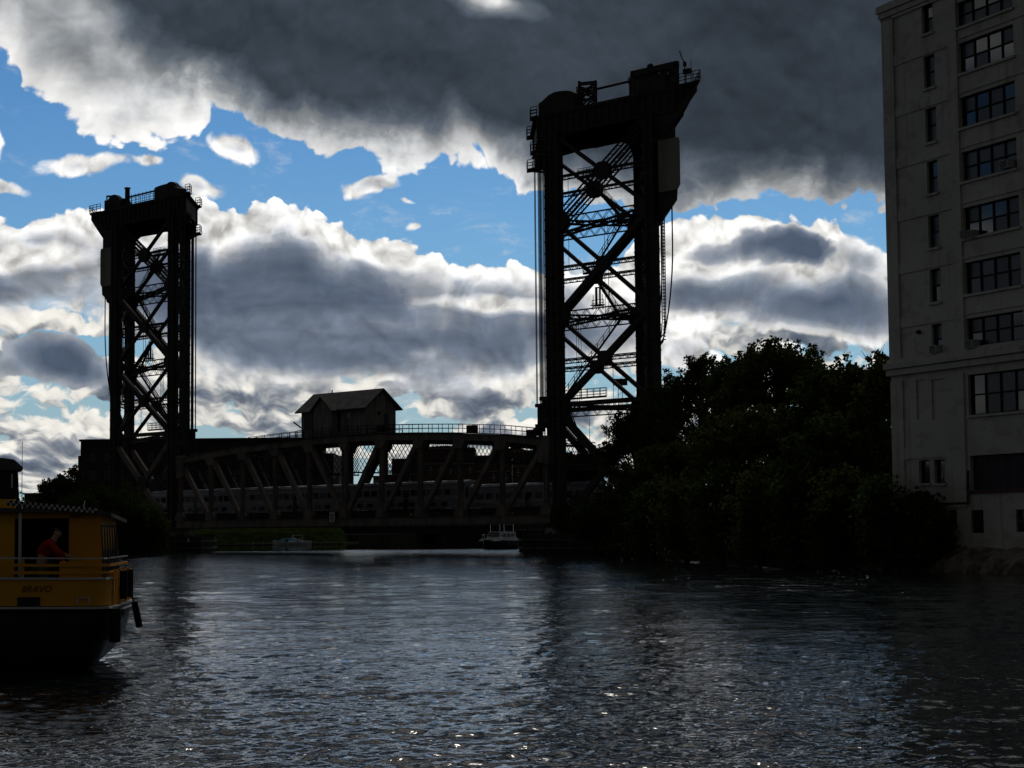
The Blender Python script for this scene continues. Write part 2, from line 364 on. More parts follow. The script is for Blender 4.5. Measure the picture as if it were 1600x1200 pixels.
def facademat():
    """painted concrete: broad tonal drift, patched repairs, vertical rust and water streaks"""
    m=bpy.data.materials.new('painted_concrete'); m.use_nodes=True; nt=m.node_tree; b=nt.nodes['Principled BSDF']; b.inputs['Roughness'].default_value=.85
    L=nt.links.new; t=nt.nodes.new('ShaderNodeTexCoord')
    def nse(sc,st,det=6):
        mp=nt.nodes.new('ShaderNodeMapping'); mp.inputs['Scale'].default_value=st; L(t.outputs['Object'],mp.inputs[0])
        n=nt.nodes.new('ShaderNodeTexNoise'); n.inputs['Scale'].default_value=sc; n.inputs['Detail'].default_value=det; L(mp.outputs[0],n.inputs['Vector']); return n.outputs[0]
    def rmp(s_,a_,b_,ca,cb_):
        r=nt.nodes.new('ShaderNodeValToRGB'); r.color_ramp.elements[0].position=a_; r.color_ramp.elements[1].position=b_
        r.color_ramp.elements[0].color=(*ca,1); r.color_ramp.elements[1].color=(*cb_,1); L(s_,r.inputs[0]); return r.outputs[0]
    def mul(a_,b_,f=1.):
        x=nt.nodes.new('ShaderNodeMix'); x.data_type='RGBA'; x.blend_type='MULTIPLY'; x.inputs[0].default_value=f; L(a_,x.inputs[6]); L(b_,x.inputs[7]); return x.outputs[2]
    c=rmp(nse(.22,(1,1,1)),.3,.7,(.46,.445,.395),(.60,.58,.515))
    c=mul(c,rmp(nse(.55,(1,1,1.6),3),.56,.60,(1,1,1),(.80,.79,.77)),.8)
    c=mul(c,rmp(nse(1.3,(1.6,1.6,.10)),.55,.75,(1,1,1),(.60,.54,.47)),.8)
    c=mul(c,rmp(nse(6,(1,1,1)),.3,.7,(.88,.88,.88),(1,1,1)),1.)
    L(c,b.inputs['Base Color'])
    bp=nt.nodes.new('ShaderNodeBump'); bp.inputs['Strength'].default_value=.35; bp.inputs['Distance'].default_value=.03
    L(nse(3,(1,1,1),8),bp.inputs['Height']); L(bp.outputs[0],b.inputs['Normal']); return m
M['facade']=facademat()
def checker(name,c1,c2,sc,mode):
    m=bpy.data.materials.new(name); m.use_nodes=True; nt=m.node_tree; b=nt.nodes['Principled BSDF']; t=nt.nodes.new('ShaderNodeTexCoord')
    mp=nt.nodes.new('ShaderNodeMapping'); mp.inputs['Rotation'].default_value=(0,0,mode); nt.links.new(t.outputs['Object'],mp.inputs[0])
    k=nt.nodes.new('ShaderNodeTexChecker'); k.inputs['Scale'].default_value=sc; k.inputs[1].default_value=(*c1,1); k.inputs[2].default_value=(*c2,1)
    nt.links.new(mp.outputs[0],k.inputs[0]); nt.links.new(k.outputs[0],b.inputs['Base Color']); return m
# ======================================================================= water
def water():
    m=bpy.data.materials.new('river_water'); m.use_nodes=True; nt=m.node_tree; b=nt.nodes['Principled BSDF']; L=nt.links.new
    b.inputs['Base Color'].default_value=(.004,.007,.009,1); b.inputs['Roughness'].default_value=.05; b.inputs['IOR'].default_value=1.33
    t=nt.nodes.new('ShaderNodeTexCoord')
    def nse(sc,st=(1,1,1),det=3,rough=.5,dist=0.,off=0.):
        mp=nt.nodes.new('ShaderNodeMapping'); mp.inputs['Scale'].default_value=st; mp.inputs['Location'].default_value=(off,off,0); L(t.outputs['Object'],mp.inputs[0])
        n=nt.nodes.new('ShaderNodeTexNoise'); n.inputs['Scale'].default_value=sc; n.inputs['Detail'].default_value=det; n.inputs['Roughness'].default_value=rough; n.inputs['Distortion'].default_value=dist
        L(mp.outputs[0],n.inputs['Vector']); return n.outputs[0]
    def mth(op,a_,b_):
        n=nt.nodes.new('ShaderNodeMath'); n.operation=op
        for i,v in enumerate((a_,b_)):
            if isinstance(v,(int,float)): n.inputs[i].default_value=v
            else: L(v,n.inputs[i])
        return n.outputs[0]
    s_=nt.nodes.new('ShaderNodeSeparateXYZ'); L(t.outputs['Object'],s_.inputs[0])
    def mr(x,a_,b_,c_,d_):
        n=nt.nodes.new('ShaderNodeMapRange'); L(x,n.inputs[0])
        for i,v in enumerate((a_,b_,c_,d_)): n.inputs[i+1].default_value=v
        return n.outputs[0]
    # metres of height: ripples riding on the modelled chop, calmer behind the bridge
    h=mth('MULTIPLY',nse(3.2,(1,1.1,1),3,.55,.7,3.),.028)
    h=mth('ADD',h,mth('MULTIPLY',nse(.8,(.8,1.3,1),3,.5,.6,9.),mr(s_.outputs[1],30,90,0.,.15)))
    h=mth('ADD',h,mth('MULTIPLY',nse(.22,(.7,1.2,1),3,.55,.6,19.),mr(s_.outputs[1],80,220,0.,.22)))
    calm=mr(s_.outputs[1],292,318,1.,.08)
    gust=mr(nse(.03,(1,1,1),3,.5,0,40.),.36,.60,.55,1.)
    L(mth('MULTIPLY',mr(s_.outputs[1],40,260,.04,.08),calm),b.inputs['Roughness'])
    bp=nt.nodes.new('ShaderNodeBump'); L(mth('MULTIPLY',gust,calm),bp.inputs['Strength']); bp.inputs['Distance'].default_value=1.0
    L(h,bp.inputs['Height']); L(bp.outputs[0],b.inputs['Normal']); return m
M['water']=water()
def wave_mesh():
    """river surface: real chop near the boat, band limited with distance, on one sheet reaching the horizon"""
    ys=[-12.]
    while ys[-1]<20: ys.append(ys[-1]+.35)
    while ys[-1]<335: ys.append(ys[-1]+max(.05,ys[-1]**2/3/3000*.75))
    ys=np.array(ys); NX=1150; un=np.linspace(-1,1,NX)
    hw=np.maximum(ys,18)*.30+7
    X=un[None,:]*hw[:,None]+0*ys[:,None]; Y=np.repeat(ys[:,None],NX,1)
    dy=np.gradient(ys)[:,None]; dx_=(hw*2/NX)[:,None]; sp_=np.maximum(dy,dx_)
    rs=np.random.RandomState(4); H=np.zeros_like(X)
    n=84; lam=np.exp(np.linspace(math.log(.15),math.log(9.),n))
    gx=.5+.5*np.sin(X*.07+1.3*np.sin(Y*.031)+.6)*np.sin(Y*.045+np.sin(X*.05)*1.7+2.); gust=.72+.5*gx
    for l in lam:
        k=2*math.pi/l; th=math.pi/2+.35+rs.normal(0,.75); ph=rs.uniform(0,2*math.pi)
        sl=(.036 if l<.6 else .026) if l<1.3 else .007; w=np.clip((l/sp_-1.6)/1.4,0,1)
        if l>=1.3: w=w*(1+.7*np.clip((Y-45)/70,0,1))
        
        P_=k*(X*math.cos(th)+Y*math.sin(th))+ph+.9*np.sin(X*.21/l**.5+Y*.13/l**.5+ph*3)
        H+=w*sl/k*(np.sin(P_)+.22*np.cos(2*P_))
    H*=gust; fade=np.clip((335-Y)/40,0,1)*np.clip(1.15-np.abs(un)[None,:]**8*1.15,0,1); H*=fade
    nr=len(ys); v=np.stack([X,Y,H],2).reshape(-1,3)
    idx=np.arange(nr*NX).reshape(nr,NX); q=np.stack([idx[:-1,:-1],idx[:-1,1:],idx[1:,1:],idx[1:,:-1]],2).reshape(-1,4)
    # outer skirt joins the grid rim to the far horizon
    rim=np.concatenate([idx[0,:],idx[1:,-1],idx[-1,-2::-1],idx[-2:0:-1,0]])
    L_=[]; c=np.array([0,150.]); base=len(v)
    for i_ in rim:
        d=v[i_][:2]-c; d/=max(abs(d[0])/6000,abs(d[1])/9000); L_.append([c[0]+d[0],c[1]+d[1],0.])
    v=np.concatenate([v,np.array(L_)]); m=len(rim); r_=np.arange(m); r2_=(r_+1)%m
    q=np.concatenate([q,np.stack([rim[r_],base+r_,base+r2_,rim[r2_]],1)])
    me=bpy.data.meshes.new('river_water'); me.vertices.add(len(v)); me.vertices.foreach_set('co',v.ravel()); nf=len(q)
    me.loops.add(nf*4); me.loops.foreach_set('vertex_index',q.astype(np.int32).ravel()); me.polygons.add(nf)
    me.polygons.foreach_set('loop_start',np.arange(0,4*nf,4,dtype=np.int32)); me.update(calc_edges=True)
    me.polygons.foreach_set('use_smooth',[True]*nf); me.materials.append(M['water'])
    o=bpy.data.objects.new('river_water',me); COL.objects.link(o); o['kind']='structure'; print('water',nf)
wave_mesh()
# ======================================================================= river banks (land slabs above the water)
def land(name,pts,z,m,z0=-1.,slope=0):
    mb=MB(); n=len(pts); vs=[(x,y,z0) for x,y in pts]+[(x,y,z) for x,y in pts]
    mb.add(vs,[tuple(range(n,2*n))]+[(i,(i+1)%n,n+(i+1)%n,n+i) for i in range(n)])
    return tag(mb.build(name,m),kind='structure')
XPTS=[(14.8,236),(13.5,196),(19.6,152),(24.5,136),(34,108),(60,55),(110,-60)]
land('river_bank',[(12,250),(14.8,236),(16.5,196),(22,152),(27,136),(36,112),(62,55),(110,-60),(1500,-60),(1500,3000),(60,3000),(38,640),(20,420),(14,300)],1.5,M['earth'])
land('river_bank',[(-200,60),(-110,140),(-78,240),(-66,296),(-58,306),(-60,330),(-66,400),(-74,470),(-1500,470),(-1500,60)][::-1],1.5,M['earth'])
# far left bank: pale shore, then a grass slope
def slopeband(name,line,d,z0,z1,m,lift=0.):
    mb=MB(); vs=[]; 
    for x,y in line: vs+= [(x,y,z0),(x+d[0]*.5,y+d[1]*.5,z0+(z1-z0)*.7),(x+d[0],y+d[1],z1)]
    fs=[]
    for i in range(len(line)-1):
        for k in range(2): a_=3*i+k; fs.append((a_,a_+3,a_+4,a_+1))
    mb.add(vs,fs); return tag(mb.build(name,m),kind='structure')
# grassy bank seen under the span, stepping down to a pale shore
gl=[(-78,447),(-62,455),(-50,460),(-43,466),(-41,480)]
land('shore',[(-84,444),(-62,450),(-48,456),(-41,464),(-40,500),(-300,500),(-300,444)],.35,M['sand'])
slopeband('grass_slope',gl,(-3,8),.35,4.0,M['grass'])
land('ground',[(-71,478),(-55,485),(-41,494),(-34,530),(-30,584),(-22,640),(38,640),(60,760),(3000,3000),(3000,9000),(-6000,9000),(-6000,2000),(-1500,478)],2.2,M['earth'])
# ======================================================================= the lift bridge
A0=V3((-54.2,311.5,0)); B0=V3((4.9,253.3,0)); U=(B0-A0).normalized(); Nn=V3((-U.y,U.x,0)); W=V3((-.03*13.9,13.9,0)); SPAN=(B0-A0).length
def onplane(x,y,p0,n=None):
    n=n or Nn; r=ray(x,y); o=V3((0,0,EYE)); return o+r*((V3(p0)-o).dot(n)/r.dot(n))
LV=[19,31,43.6,55.2]; AF,AR=1.7,18.2
def build_tower(org,sg,label,side):
    def f(a,t,z): return org+U*(sg*a)+W*t+Z*z
    us=U*sg
    root=thing('lift_tower',label,'bridge tower',org+W*.5+us*10,'steel lift towers of the bridge')
    S_=M['steel']
    for t in (0,1):
        for a in (AF,AR):
            mb=MB(); c=f(a,t,0)
            for d in (-.55,.55): mb.beam(f(a+d,t,2.2),f(a+d,t,55.6),.30,1.25,Nn)       # two webs
            mb.beam(c+Z*2.2,c+Z*55.6,.9,.9,Nn)
            z=3.
            while z<55:                                                     # batten plates and rivet ribs
                mb.box(f(a,t,z),us*.74,Nn*.66,Z*.10); z+=1.6
            mb.build('leg',S_,root)
    for t in (0,1):
        for i in range(3):
            z0,z1=LV[i],LV[i+1]; zm=(z0+z1)/2; ln=(f(AR,t,z0)-f(AF,t,z1))
            mb=MB(); up=ln.cross(Nn).normalized()
            mb.laced(f(AF,t,z1),f(AR,t,z0),.35,.4,up,.08)
            for d in (-.22,.22): mb.beam(f(AF,t,z1)+Nn*d,f(AR,t,z0)+Nn*d,.05,.42,up)
            mb.build('diagonal_brace',S_,root)
            mb=MB(); l2=(f(AR,t,z1)-f(AF,t,z0)); up=l2.cross(Nn).normalized()
            if i<2:
                mb.laced(f(AF,t,z0),f(AR,t,z1),.62,.6,up,.12)
                for d in (-.3,.3): mb.beam(f(AF,t,z0)+Nn*d,f(AR,t,z1)+Nn*d,.05,.68,up)
            else:
                for o in (-.62,.62): mb.laced(f(AF,t,z0)+up*o,f(AR,t,z1)+up*o,.62,.3,up,.06,.8)
            mb.build('diagonal_brace',S_,root)
            mb=MB(); mb.laced(f(AF,t,zm),f(AR,t,zm),.60,.35,Z,.07)
            mb.beam(f(AF,t,zm+.1),f(AR,t,zm+.1),.04,.2,Z); mb.build('strut',S_,root)
            g=1.0 if i<2 else 1.25
            gp=[f((AF+AR)/2+g*math.cos(k*math.pi/4+.39)*1.15,t,zm+g*math.sin(k*math.pi/4+.39)) - Nn*.32 for k in range(8)]
            MB().prism(gp,Nn*.64).build('gusset_plate',S_,root)
        for i in range(3):
            z=LV[i]
            mb=MB(); w_=1.15
            mb.laced(f(AF,t,z),f(AR,t,z),w_,.35,Z,.085,1.0)
            if i==0: mb.beam(f(AF,t,z+.3),f(AR,t,z+.3),.5,.5)
            mb.build('strut',S_,root)
            
            for a,s2 in ((AF,1),(AR,-1)):
                gp=[f(a,t,z-1.9),f(a+s2*1.5,t,z-1.1),f(a+s2*2.1,t,z-.3),f(a+s2*2.1,t,z+.4),f(a+s2*1.5,t,z+1.2),f(a,t,z+2.)]
                MB().prism([p-Nn*.36 for p in gp],Nn*.72).build('gusset_plate',S_,root)
        # base panel: long brace plus half brace meeting at a knee
        kn=f(10.1,t,11.1)
        for p,q,w_ in ((f(AR,t,18.4),kn,.75),(kn,f(AF,t,3.),.75),(f(AF,t,18.4),kn,.75)):
            mb=MB(); up=(q-p).cross(Nn).normalized(); mb.laced(p,q,w_,.5,up,.12)
            for d in (-.26,.26): mb.beam(p+Nn*d,q+Nn*d,.05,w_,up)
            mb.build('diagonal_brace',M['span'] if side=='L' else S_,root)  # left braces borrow the paler span steel: light on them painted as colour
        mb=MB(); mb.laced(kn,f(AF,t,11.1),.6,.4,Z,.1); mb.build('strut',S_,root)
        MB().prism([kn+us*x+Z*z-Nn*.3 for x,z in ((-1.,-1.2),(.9,-1.),(1.2,0),(.7,1.3),(-1.,1.2),(-1.4,0))],Nn*.6).build('gusset_plate',S_,root)
    # faces square across the tracks
    for a in (AF,AR):
        mb=MB()
        for i in range(3):
            z0,z1=LV[i],LV[i+1]; zm=(z0+z1)/2
            mb.laced(f(a,0,z0),f(a,1,zm),.5,.35,Z,.08,1.0); mb.laced(f(a,1,z0),f(a,0,zm),.5,.35,Z,.08,1.0)
            mb.laced(f(a,0,zm),f(a,1,z1),.5,.35,Z,.08,1.0); mb.laced(f(a,1,zm),f(a,0,z1),.5,.35,Z,.08,1.0)
            mb.laced(f(a,0,zm),f(a,1,zm),.6,.35,Z,.08,1.0)
        for z in LV[:3]: mb.laced(f(a,0,z),f(a,1,z),1.1,.3,Z,.07,1.0)
        mb.build('cross_bracing',S_,root)
    for z in LV[:3]:
        mb=MB(); mb.laced(f(AF,0,z),f(AR,1,z),.5,.5,Z,.12,.8)
        if z!=LV[0]: mb.laced(f(AF,1,z),f(AR,0,z),.5,.5,Z,.12,.8)
        mb.build('floor_bracing',S_,root)
    # head: deep plate girders with the overhanging counterweight bracket
    for t in (0,1):
        o=f(0,t,0)
        prof=[(-1.7,58.1),(-1.7,55.4),(-.9,55.3),(-.9,53.6),(.4,53.4),(.4,53.0),(2.6,53.2),(3.6,54.9),(6.8,55.1),(8.4,55.35),(10.2,55.1),(15.,55.2),(16.4,54.6),(17.2,52.6),(20.6,52.4),(21.9,53.4),(24.,55.4),(25.8,57.2),(25.8,58.1)]
        mb=MB(); mb.prism([f(a,t,z)-Nn*.12 for a,z in prof],Nn*.24)
        a=-1.3
        while a<25: 
            zb=55.5 if a<22 else 55.5+(a-22)*.55
            mb.beam(f(a,t,zb)-Nn*.22,f(a,t,58.)-Nn*.22,.14,.24,Nn); a+=1.25
        mb.beam(f(-1.7,t,58.1),f(25.8,t,58.1),.7,.22); mb.beam(f(-1.7,t,55.4),f(22.4,t,55.3),.62,.2)
        mb.build('plate_girder',S_,root)
    mb=MB()
    for a,zb in ((-1.5,55.6),(AF,55.4),(9.9,55.6),(AR,55.4),(22.,55.),(25.6,57.3)): mb.prism([f(a,0,zb),f(a,1,zb),f(a,1,58.05),f(a,0,58.05)],us*.2)
    mb.build('cross_girder',S_,root)
    MB().prism([f(-2.4,-.04,58.2),f(26,-.04,58.2),f(26,1.04,58.2),f(-2.4,1.04,58.2)],Z*.14).build('deck',S_,root)
    # sheave wheels and their housings
    for t in (.04,.96):
        for a in (2.3,18.9):
            c=f(a,t,58.6); mb=MB(); n=22; R0=2.25
            pts=[c+us*(R0*math.cos(2*math.pi*k/n))+Z*(R0*math.sin(2*math.pi*k/n))-Nn*.35 for k in range(n)]
            mb.prism(pts,Nn*.7)
            pts=[c+us*(.5*math.cos(2*math.pi*k/n))+Z*(.5*math.sin(2*math.pi*k/n))-Nn*.55 for k in range(n)]
            mb.prism(pts,Nn*1.1); mb.build('sheave',S_,root)
        MB().path([f(4.6,t,58.5),f(16.6,t,58.5)],.12).build('rope',M['cable'],root)
    def cover(a0,a1,zt,t,nm,flat):
        w2=a1-a0; prof=[(a1,58.3)]
        for k in range(9):
            an=k/8*math.pi*(.5 if flat else 1.); prof.append((a0+w2*(.5+.5*math.cos(an)) if not flat else a0+w2*(.45+.55*math.cos(an)),60.2+(zt-60.2)*math.sin(an)))
        if flat: prof+= [(a0+w2*.28,zt-.25),(a0+w2*.12,zt-.8),(a0,zt-1.1)]
        prof.append((a0,58.3)); o=f(0,t,0)
        MB().prism([f(a,t,z)-Nn*.9 for a,z in prof],Nn*1.8).build(nm,S_,root)
    for t in (.05,.95): cover(-.5,6.0,61.0 if side=='R' else 60.5,t,'sheave_cover',True)
    if side=='R':
        for t in (.05,.9): cover(16.6,21.6,60.15,t,'sheave_cover',False)
        mb=MB()                                                # lifting frame over the rear sheaves
        for t in (.0,.25):
            mb.beam(f(15.6,t,58.2),f(15.6,t,61.4),.5,.5,Nn); mb.beam(f(22.6,t,58.2),f(22.6,t,61.4),.5,.5,Nn)
            mb.beam(f(15.2,t,61.1),f(22.9,t,61.1),.5,.8); mb.beam(f(20.2,t,58.3),f(22.6,t,61.),.28,.28,Nn); mb.beam(f(22.6,t,58.3),f(20.4,t,61.),.28,.28,Nn)
            mb.beam(f(19.4,t,58.3),f(20.4,t,61.),.35,.35,Nn)
            mb.beam(f(18,t,61.6),f(18.6,t,61.8),.5,.3)
        for a in (15.4,22.6): mb.beam(f(a,0,61.2),f(a,.25,61.2),.4,.5)
        mb.build('hoist_frame',S_,root)
        mb=MB()                                                # small braced tower carrying the line shaft
        for t in (.02,.26):
            for a in (6.1,9.0): mb.beam(f(a,t,58.2),f(a,t,61.9 if a<7 else 61.3),.28,.28,Nn)
            mb.beam(f(6.,t,61.5),f(9.1,t,61.2),.3,.45); mb.beam(f(6.,t,59.9),f(9.,t,59.9),.3,.3)
            mb.beam(f(6.1,t,58.3),f(9.,t,59.9),.2,.2,Nn); mb.beam(f(9.,t,58.3),f(6.1,t,59.9),.2,.2,Nn); mb.beam(f(6.1,t,60),f(9.,t,61.2),.2,.2,Nn); mb.beam(f(9.,t,60),f(6.1,t,61.2),.2,.2,Nn)
        for a in (6.1,9.0): mb.beam(f(a,.02,61.4),f(a,.26,61.4),.2,.3)
        mb.build('shaft_tower',S_,root)
        mb=MB(); mb.tube(f(4.,.1,60.5),f(15.6,.1,60.6),.17); mb.build('line_shaft',S_,root)
        mb=MB(); mb.path([f(24.2,.1,58.2),f(24.2,.1,61.3),f(23.7,.1,62.2),f(23.4,.1,63.0)],.07); mb.box(f(24.6,.1,60.2),us*.5,Nn*.3,Z*.3); mb.tube(f(25.2,.1,58.2),f(25.2,.1,61.6),.04)
        mb.box(f(24.2,.1,61.2),us*.12,Nn*.2,Z*.3); mb.build('antenna',S_,root)
    else:
        for t in (.1,.6): cover(17.,21.,60.1,t,'sheave_cover',False)
        mb=MB(); mb.prism([f(15.4,.1,58.3),f(15.4,.5,58.3),f(15.4,.5,59.9),f(15.4,.1,59.9)],us*5.2)
        mb.beam(f(15.4,.1,58.3),f(15.4,.1,61.6),.6,.6,Nn); mb.beam(f(15.4,.1,61.6),f(15.4,.1,61.8),.8,.8,Nn); mb.build('winch_house',S_,root)
        mb=MB(); mb.tube(f(5.,.1,60.2),f(15.,.1,60.1),.16)
        for k in range(9): mb.beam(f(5.4+k*1.1,.1,58.2),f(5.4+k*1.1,.1,60.5),.07,.07)
        mb.build('line_shaft',S_,root)
        mb=MB(); mb.rail(f(5.,.02,58.3),f(15,.02,58.3),1.3,.04,1.2,2); mb.build('railing',S_,root)
        mb=MB(); mb.beam(f(21.6,.1,58.3),f(21.6,.1,61.2),.2,.2); mb.beam(f(21.6,.1,61.1),f(18.5,.1,60.7),.2,.3); mb.build('hoist_frame',S_,root)
    # platforms with handrails on the channel side and at the tips
    for (a0,a1,t0,t1,z) in ((-2.9,.4,-.05,.12,53.5),(-2.9,.4,.86,1.03,53.5),(-2.9,-1.7,-.05,.12,58.2),(-2.9,-1.7,.86,1.03,58.2),(22.9,26.3,-.05,1.05,58.2)):
        mb=MB().prism([f(a0,t0,z),f(a1,t0,z),f(a1,t1,z),f(a0,t1,z)],Z*.18)
        if z<55: mb.beam(f(a0+.2,t0+.02,z-.1),f(a1,t0+.02,z-.7),.2,.3); mb.prism([f(-1.4,t0+.05,z+.2),f(-.6,t0+.05,z+.2),f(-.6,t1-.05,z+.2),f(-1.4,t1-.05,z+.2)],Z*4.4)
        p_=mb.build('platform',S_,root)
        mb=MB(); zz=z+.18; e_=a0 if a0<20 else a1
        for t in (t0,t1): mb.rail(f(a0,t,zz),f(a1,t,zz),1.25,.045,1.3,2)
        mb.rail(f(e_,t0,zz),f(e_,t1,zz),1.25,.045,1.6,2); mb.build('railing',S_,p_)
    # stairs zigzagging up between the trusses
    zs=[3.,11.,20.6,30.8,37.4,43.8,50.5]; aa=[3.4,7.6,3.2,13.8,6.6,14.6,7.4]
    aa=[3.4,8.,3.2,13.9,8.8,14.6,8.] 
    for k in range(len(zs)-1):
        mb=MB(); p=f(aa[k],.62,zs[k]); q=f(aa[k+1],.62,zs[k+1]); off=W.normalized()*.9
        if zs[k]<5 and side=='L': pass
        for o in (V3((0,0,0)),off):
            mb.beam(p+o,q+o,.07,.30); mb.beam(p+o+Z*1.1,q+o+Z*1.1,.06,.06); mb.beam(p+o+Z*.6,q+o+Z*.6,.05,.05)
            n=int((q-p).length/1.4)
            for i in range(n+1): r_=p.lerp(q,i/n)+o; mb.beam(r_,r_+Z*1.1,.05,.05)
        n=int(abs(q.z-p.z)/.25)
        for i in range(n): r_=p.lerp(q,(i+.5)/n); mb.beam(r_,r_+off,.26,.04)
        mb.build('stairs',S_,root)
        z=zs[k+1]; mb=MB(); c=f(aa[k+1],.62,z)
        mb.box(c+off*.5,us*1.6,off*.9,Z*.07)
        if k==1: mb.box(f(6.5,.62,z)+off*.5,us*4.6,off*.9,Z*.09)
        pf=mb.build('landing',S_,root)
        mb=MB(); L0=(-1.6,1.6) if k!=1 else (-1.3,7.9)
        for o in (off*-.35,off*1.35): mb.rail(c+us*L0[0]+o,c+us*L0[1]+o,1.15,.035,1.1,2)
        mb.build('railing',S_,pf)
    # inspection bucket, lamp posts and hanging lines inside the tower
    mb=MB()
    for a,z0,z1 in ((5.4,31,18.5),(5.8,31,18.5),(6.2,31,20),(10.6,44,31),(11.2,44,31),(4.2,50,38),(11.8,24,19)): mb.tube(f(a,.3,z0),f(a,.3,z1),.035,n=4)
    mb.build('hanging_line',M['cable'],root)
    mb=MB(); c=f(9.2,.25,31.7)
    mb.box(c+Z*.6,us*.85,Nn*.5,Z*.06)
    for s1 in (-.8,.8): mb.beam(c+us*s1,c+us*s1+Z*2.,.08,.08)
    mb.beam(c-us*.25+Z*.6,c-us*.25+Z*3.,.22,.22,Nn); mb.beam(c+us*.4+Z*.6,c+us*.4+Z*2.8,.18,.18,Nn); mb.beam(c-us*.4+Z*2.9,c+us*.5+Z*2.9,.15,.15); mb.rail(c-us*1.,c+us*1.,1.3,.04,.6,2)
    mb.build('work_cage',S_,root)
    # supporting ropes down to the span
    for t in (0,1):
        mb=MB()
        for k in range(7): mb.tube(f(-.1-.17*k-(.35 if k>4 else 0),t,58.4),f(-.1-.17*k-(.35 if k>4 else 0),t,20.2),.055,n=5)
        mb.build('lift_rope',M['cable'],root)
        mb=MB()
        for k in range(4): mb.beam(f(-.1-.34*k,t,20.5),f(-.1-.34*k,t,16.6),.22,.3,Nn)
        mb.box(f(-.6,t,20.3),us*.85,Nn*.4,Z*.25); mb.box(f(-.6,t,17.4),us*.85,Nn*.4,Z*.3); mb.build('rope_socket',S_,root)
    mb=MB()
    for a in (AF+.75,): mb.beam(f(a-1.6,0,52),f(a-1.6,0,19.5),.16,.22,Nn)
    mb.build('guide_rail',S_,root)
    # counterweight: its own thing, hanging behind the tower from ropes
    cw=thing('counterweight','rust streaked concrete counterweight hanging behind the %s lift tower'%('taller looking right' if side=='R' else 'more distant left'),'counterweight',f(21.1,.5,42.4),'counterweights hanging behind the towers')
    MB().prism([f(19.4,-.03,51.8),f(22.7,-.03,51.8),f(22.9,-.03,51.3),f(22.9,-.03,45.8),f(22.5,-.03,45.2),f(19.4,-.03,45.2)],W*1.06).build('concrete_block',M['weight'],cw)
    mb=MB()
    mb.prism([f(19.3,-.01,45.17),f(22.5,-.01,45.17),f(22.4,-.01,43.9),f(21.2,-.01,43.),f(21.0,-.01,42.5),f(20.2,-.01,42.1),f(19.3,-.01,42.3)],W*1.02)
    mb.prism([f(19.5,.0,51.83),f(22.3,.0,51.83),f(22.3,.0,54.6),f(21.7,.0,55.3),f(19.5,.0,55.6)],W*.03)
    mb.prism([f(19.5,.97,51.83),f(22.3,.97,51.83),f(22.3,.97,54.6),f(21.7,.97,55.3),f(19.5,.97,55.6)],W*.03)
    for t in (.0,1.0):
        for k in range(6): mb.beam(f(19.6+k*.5,t,46),f(19.6+k*.5,t,51.6),.03,.03)
    mb.build('steel_hanger',S_,cw)
    for t in (.04,.96):
        mb=MB()
        for k in range(6): mb.tube(f(20.0+.4*k,t,53.4),f(20.0+.4*k,t,58.5),.055,n=5)
        mb.build('rope',M['cable'],cw)
    for t in (.03,.9):
        mb=MB()
        for a1,lo in ((19.75,27.),(20.1,26.4),(20.35,27.5)): 
            mb.path([f(a1,t,43),f(a1-.02,t,lo+2),f(a1-.25,t,lo),f(a1-.9,t,lo-.6)],.075,6)
        pts=[]
        for k in range(11):
            u_=k/10; pts.append(f(21.6-1.7*max(0,u_-.35)/.65*(u_**1.5),t,43.4-u_*16.6))
        pts+= [f(19.4,t,26.2),f(19.0,t,26.)]
        mb.path(pts,.10,6)
        for k in range(40): mb.box(f(20.1,t,43-k*.42),us*.13,Nn*.13,Z*.06)
        mb.build('balance_chain',M['cable'],cw)
    return root,f
towR,fR=build_tower(B0,1,'nearer and taller black steel lift tower, rising from the trees','R')
towL,fL=build_tower(A0,-1,'farther and smaller black steel lift tower at the left end of the span','L')
# ---------------------------------------------------------------- piers
def pier(f,label,side,a0,a1,t0,t1):
    root=thing('bridge_pier',label,'bridge pier',f((a0+a1)/2,.5,0),'piers under the lift towers')
    mb=MB().prism([f(a0,t0,-1),f(a1,t0,-1),f(a1,t1,-1),f(a0,t1,-1)],Z*3.4); mb.build('pier_body',M['pier'],root)
    mb=MB()
    n=int(abs(a1-a0)/.55)
    for k in range(n): a=a0+(a1-a0)*(k+.5)/n; mb.tube(f(a,t0,-1)-W.normalized()*.28,f(a,t0,2.5+.25*math.sin(k*2.1))-W.normalized()*.28,.2,n=6)
    n=int((t1-t0)*13.9/.6)
    for k in range(n): t=t0+(t1-t0)*(k+.5)/n; mb.tube(f(a0-.25,t,-1),f(a0-.25,t,2.5+.25*math.sin(k*1.7)),.2,n=6)
    for z in (.6,1.7): mb.beam(f(a0-.3,t0-.035,z),f(a1,t0-.035,z),.3,.3); mb.beam(f(a0-.5,t0,z),f(a0-.5,t1,z),.3,.3)
    mb.build('timber_fender',M['pier'],root)
    for a in (AF,AR):
        for t in (0,1): MB().box(f(a,t,2.6),U*1.4,Nn*1.4,Z*.6).build('leg_footing',M['weight'],root)
    return root
pier(fR,'dark timber faced pier at the waterline under the nearer right lift tower','R',-4.6,21,-.35,1.2)
pl=pier(fL,'dark timber faced pier at the waterline under the left lift tower','L',-6.4,20.,-.3,1.15)
p=onplane(257,843,fL(0,-.34,0)); q=onplane(296,844,fL(0,-.34,0))
for c,hw,hh,lab in ((p,.5,.55,'square pale notice board on the left tower pier above the water'),(q,.18,.28,'narrow white marker board on the left pier, right of the square board')):
    o=MB().box(c-Nn*.2,U*hw,Nn*.03,Z*hh); r_=solo(o,'notice_board',M['white'],lab,'sign',c,'notice boards on the left pier')
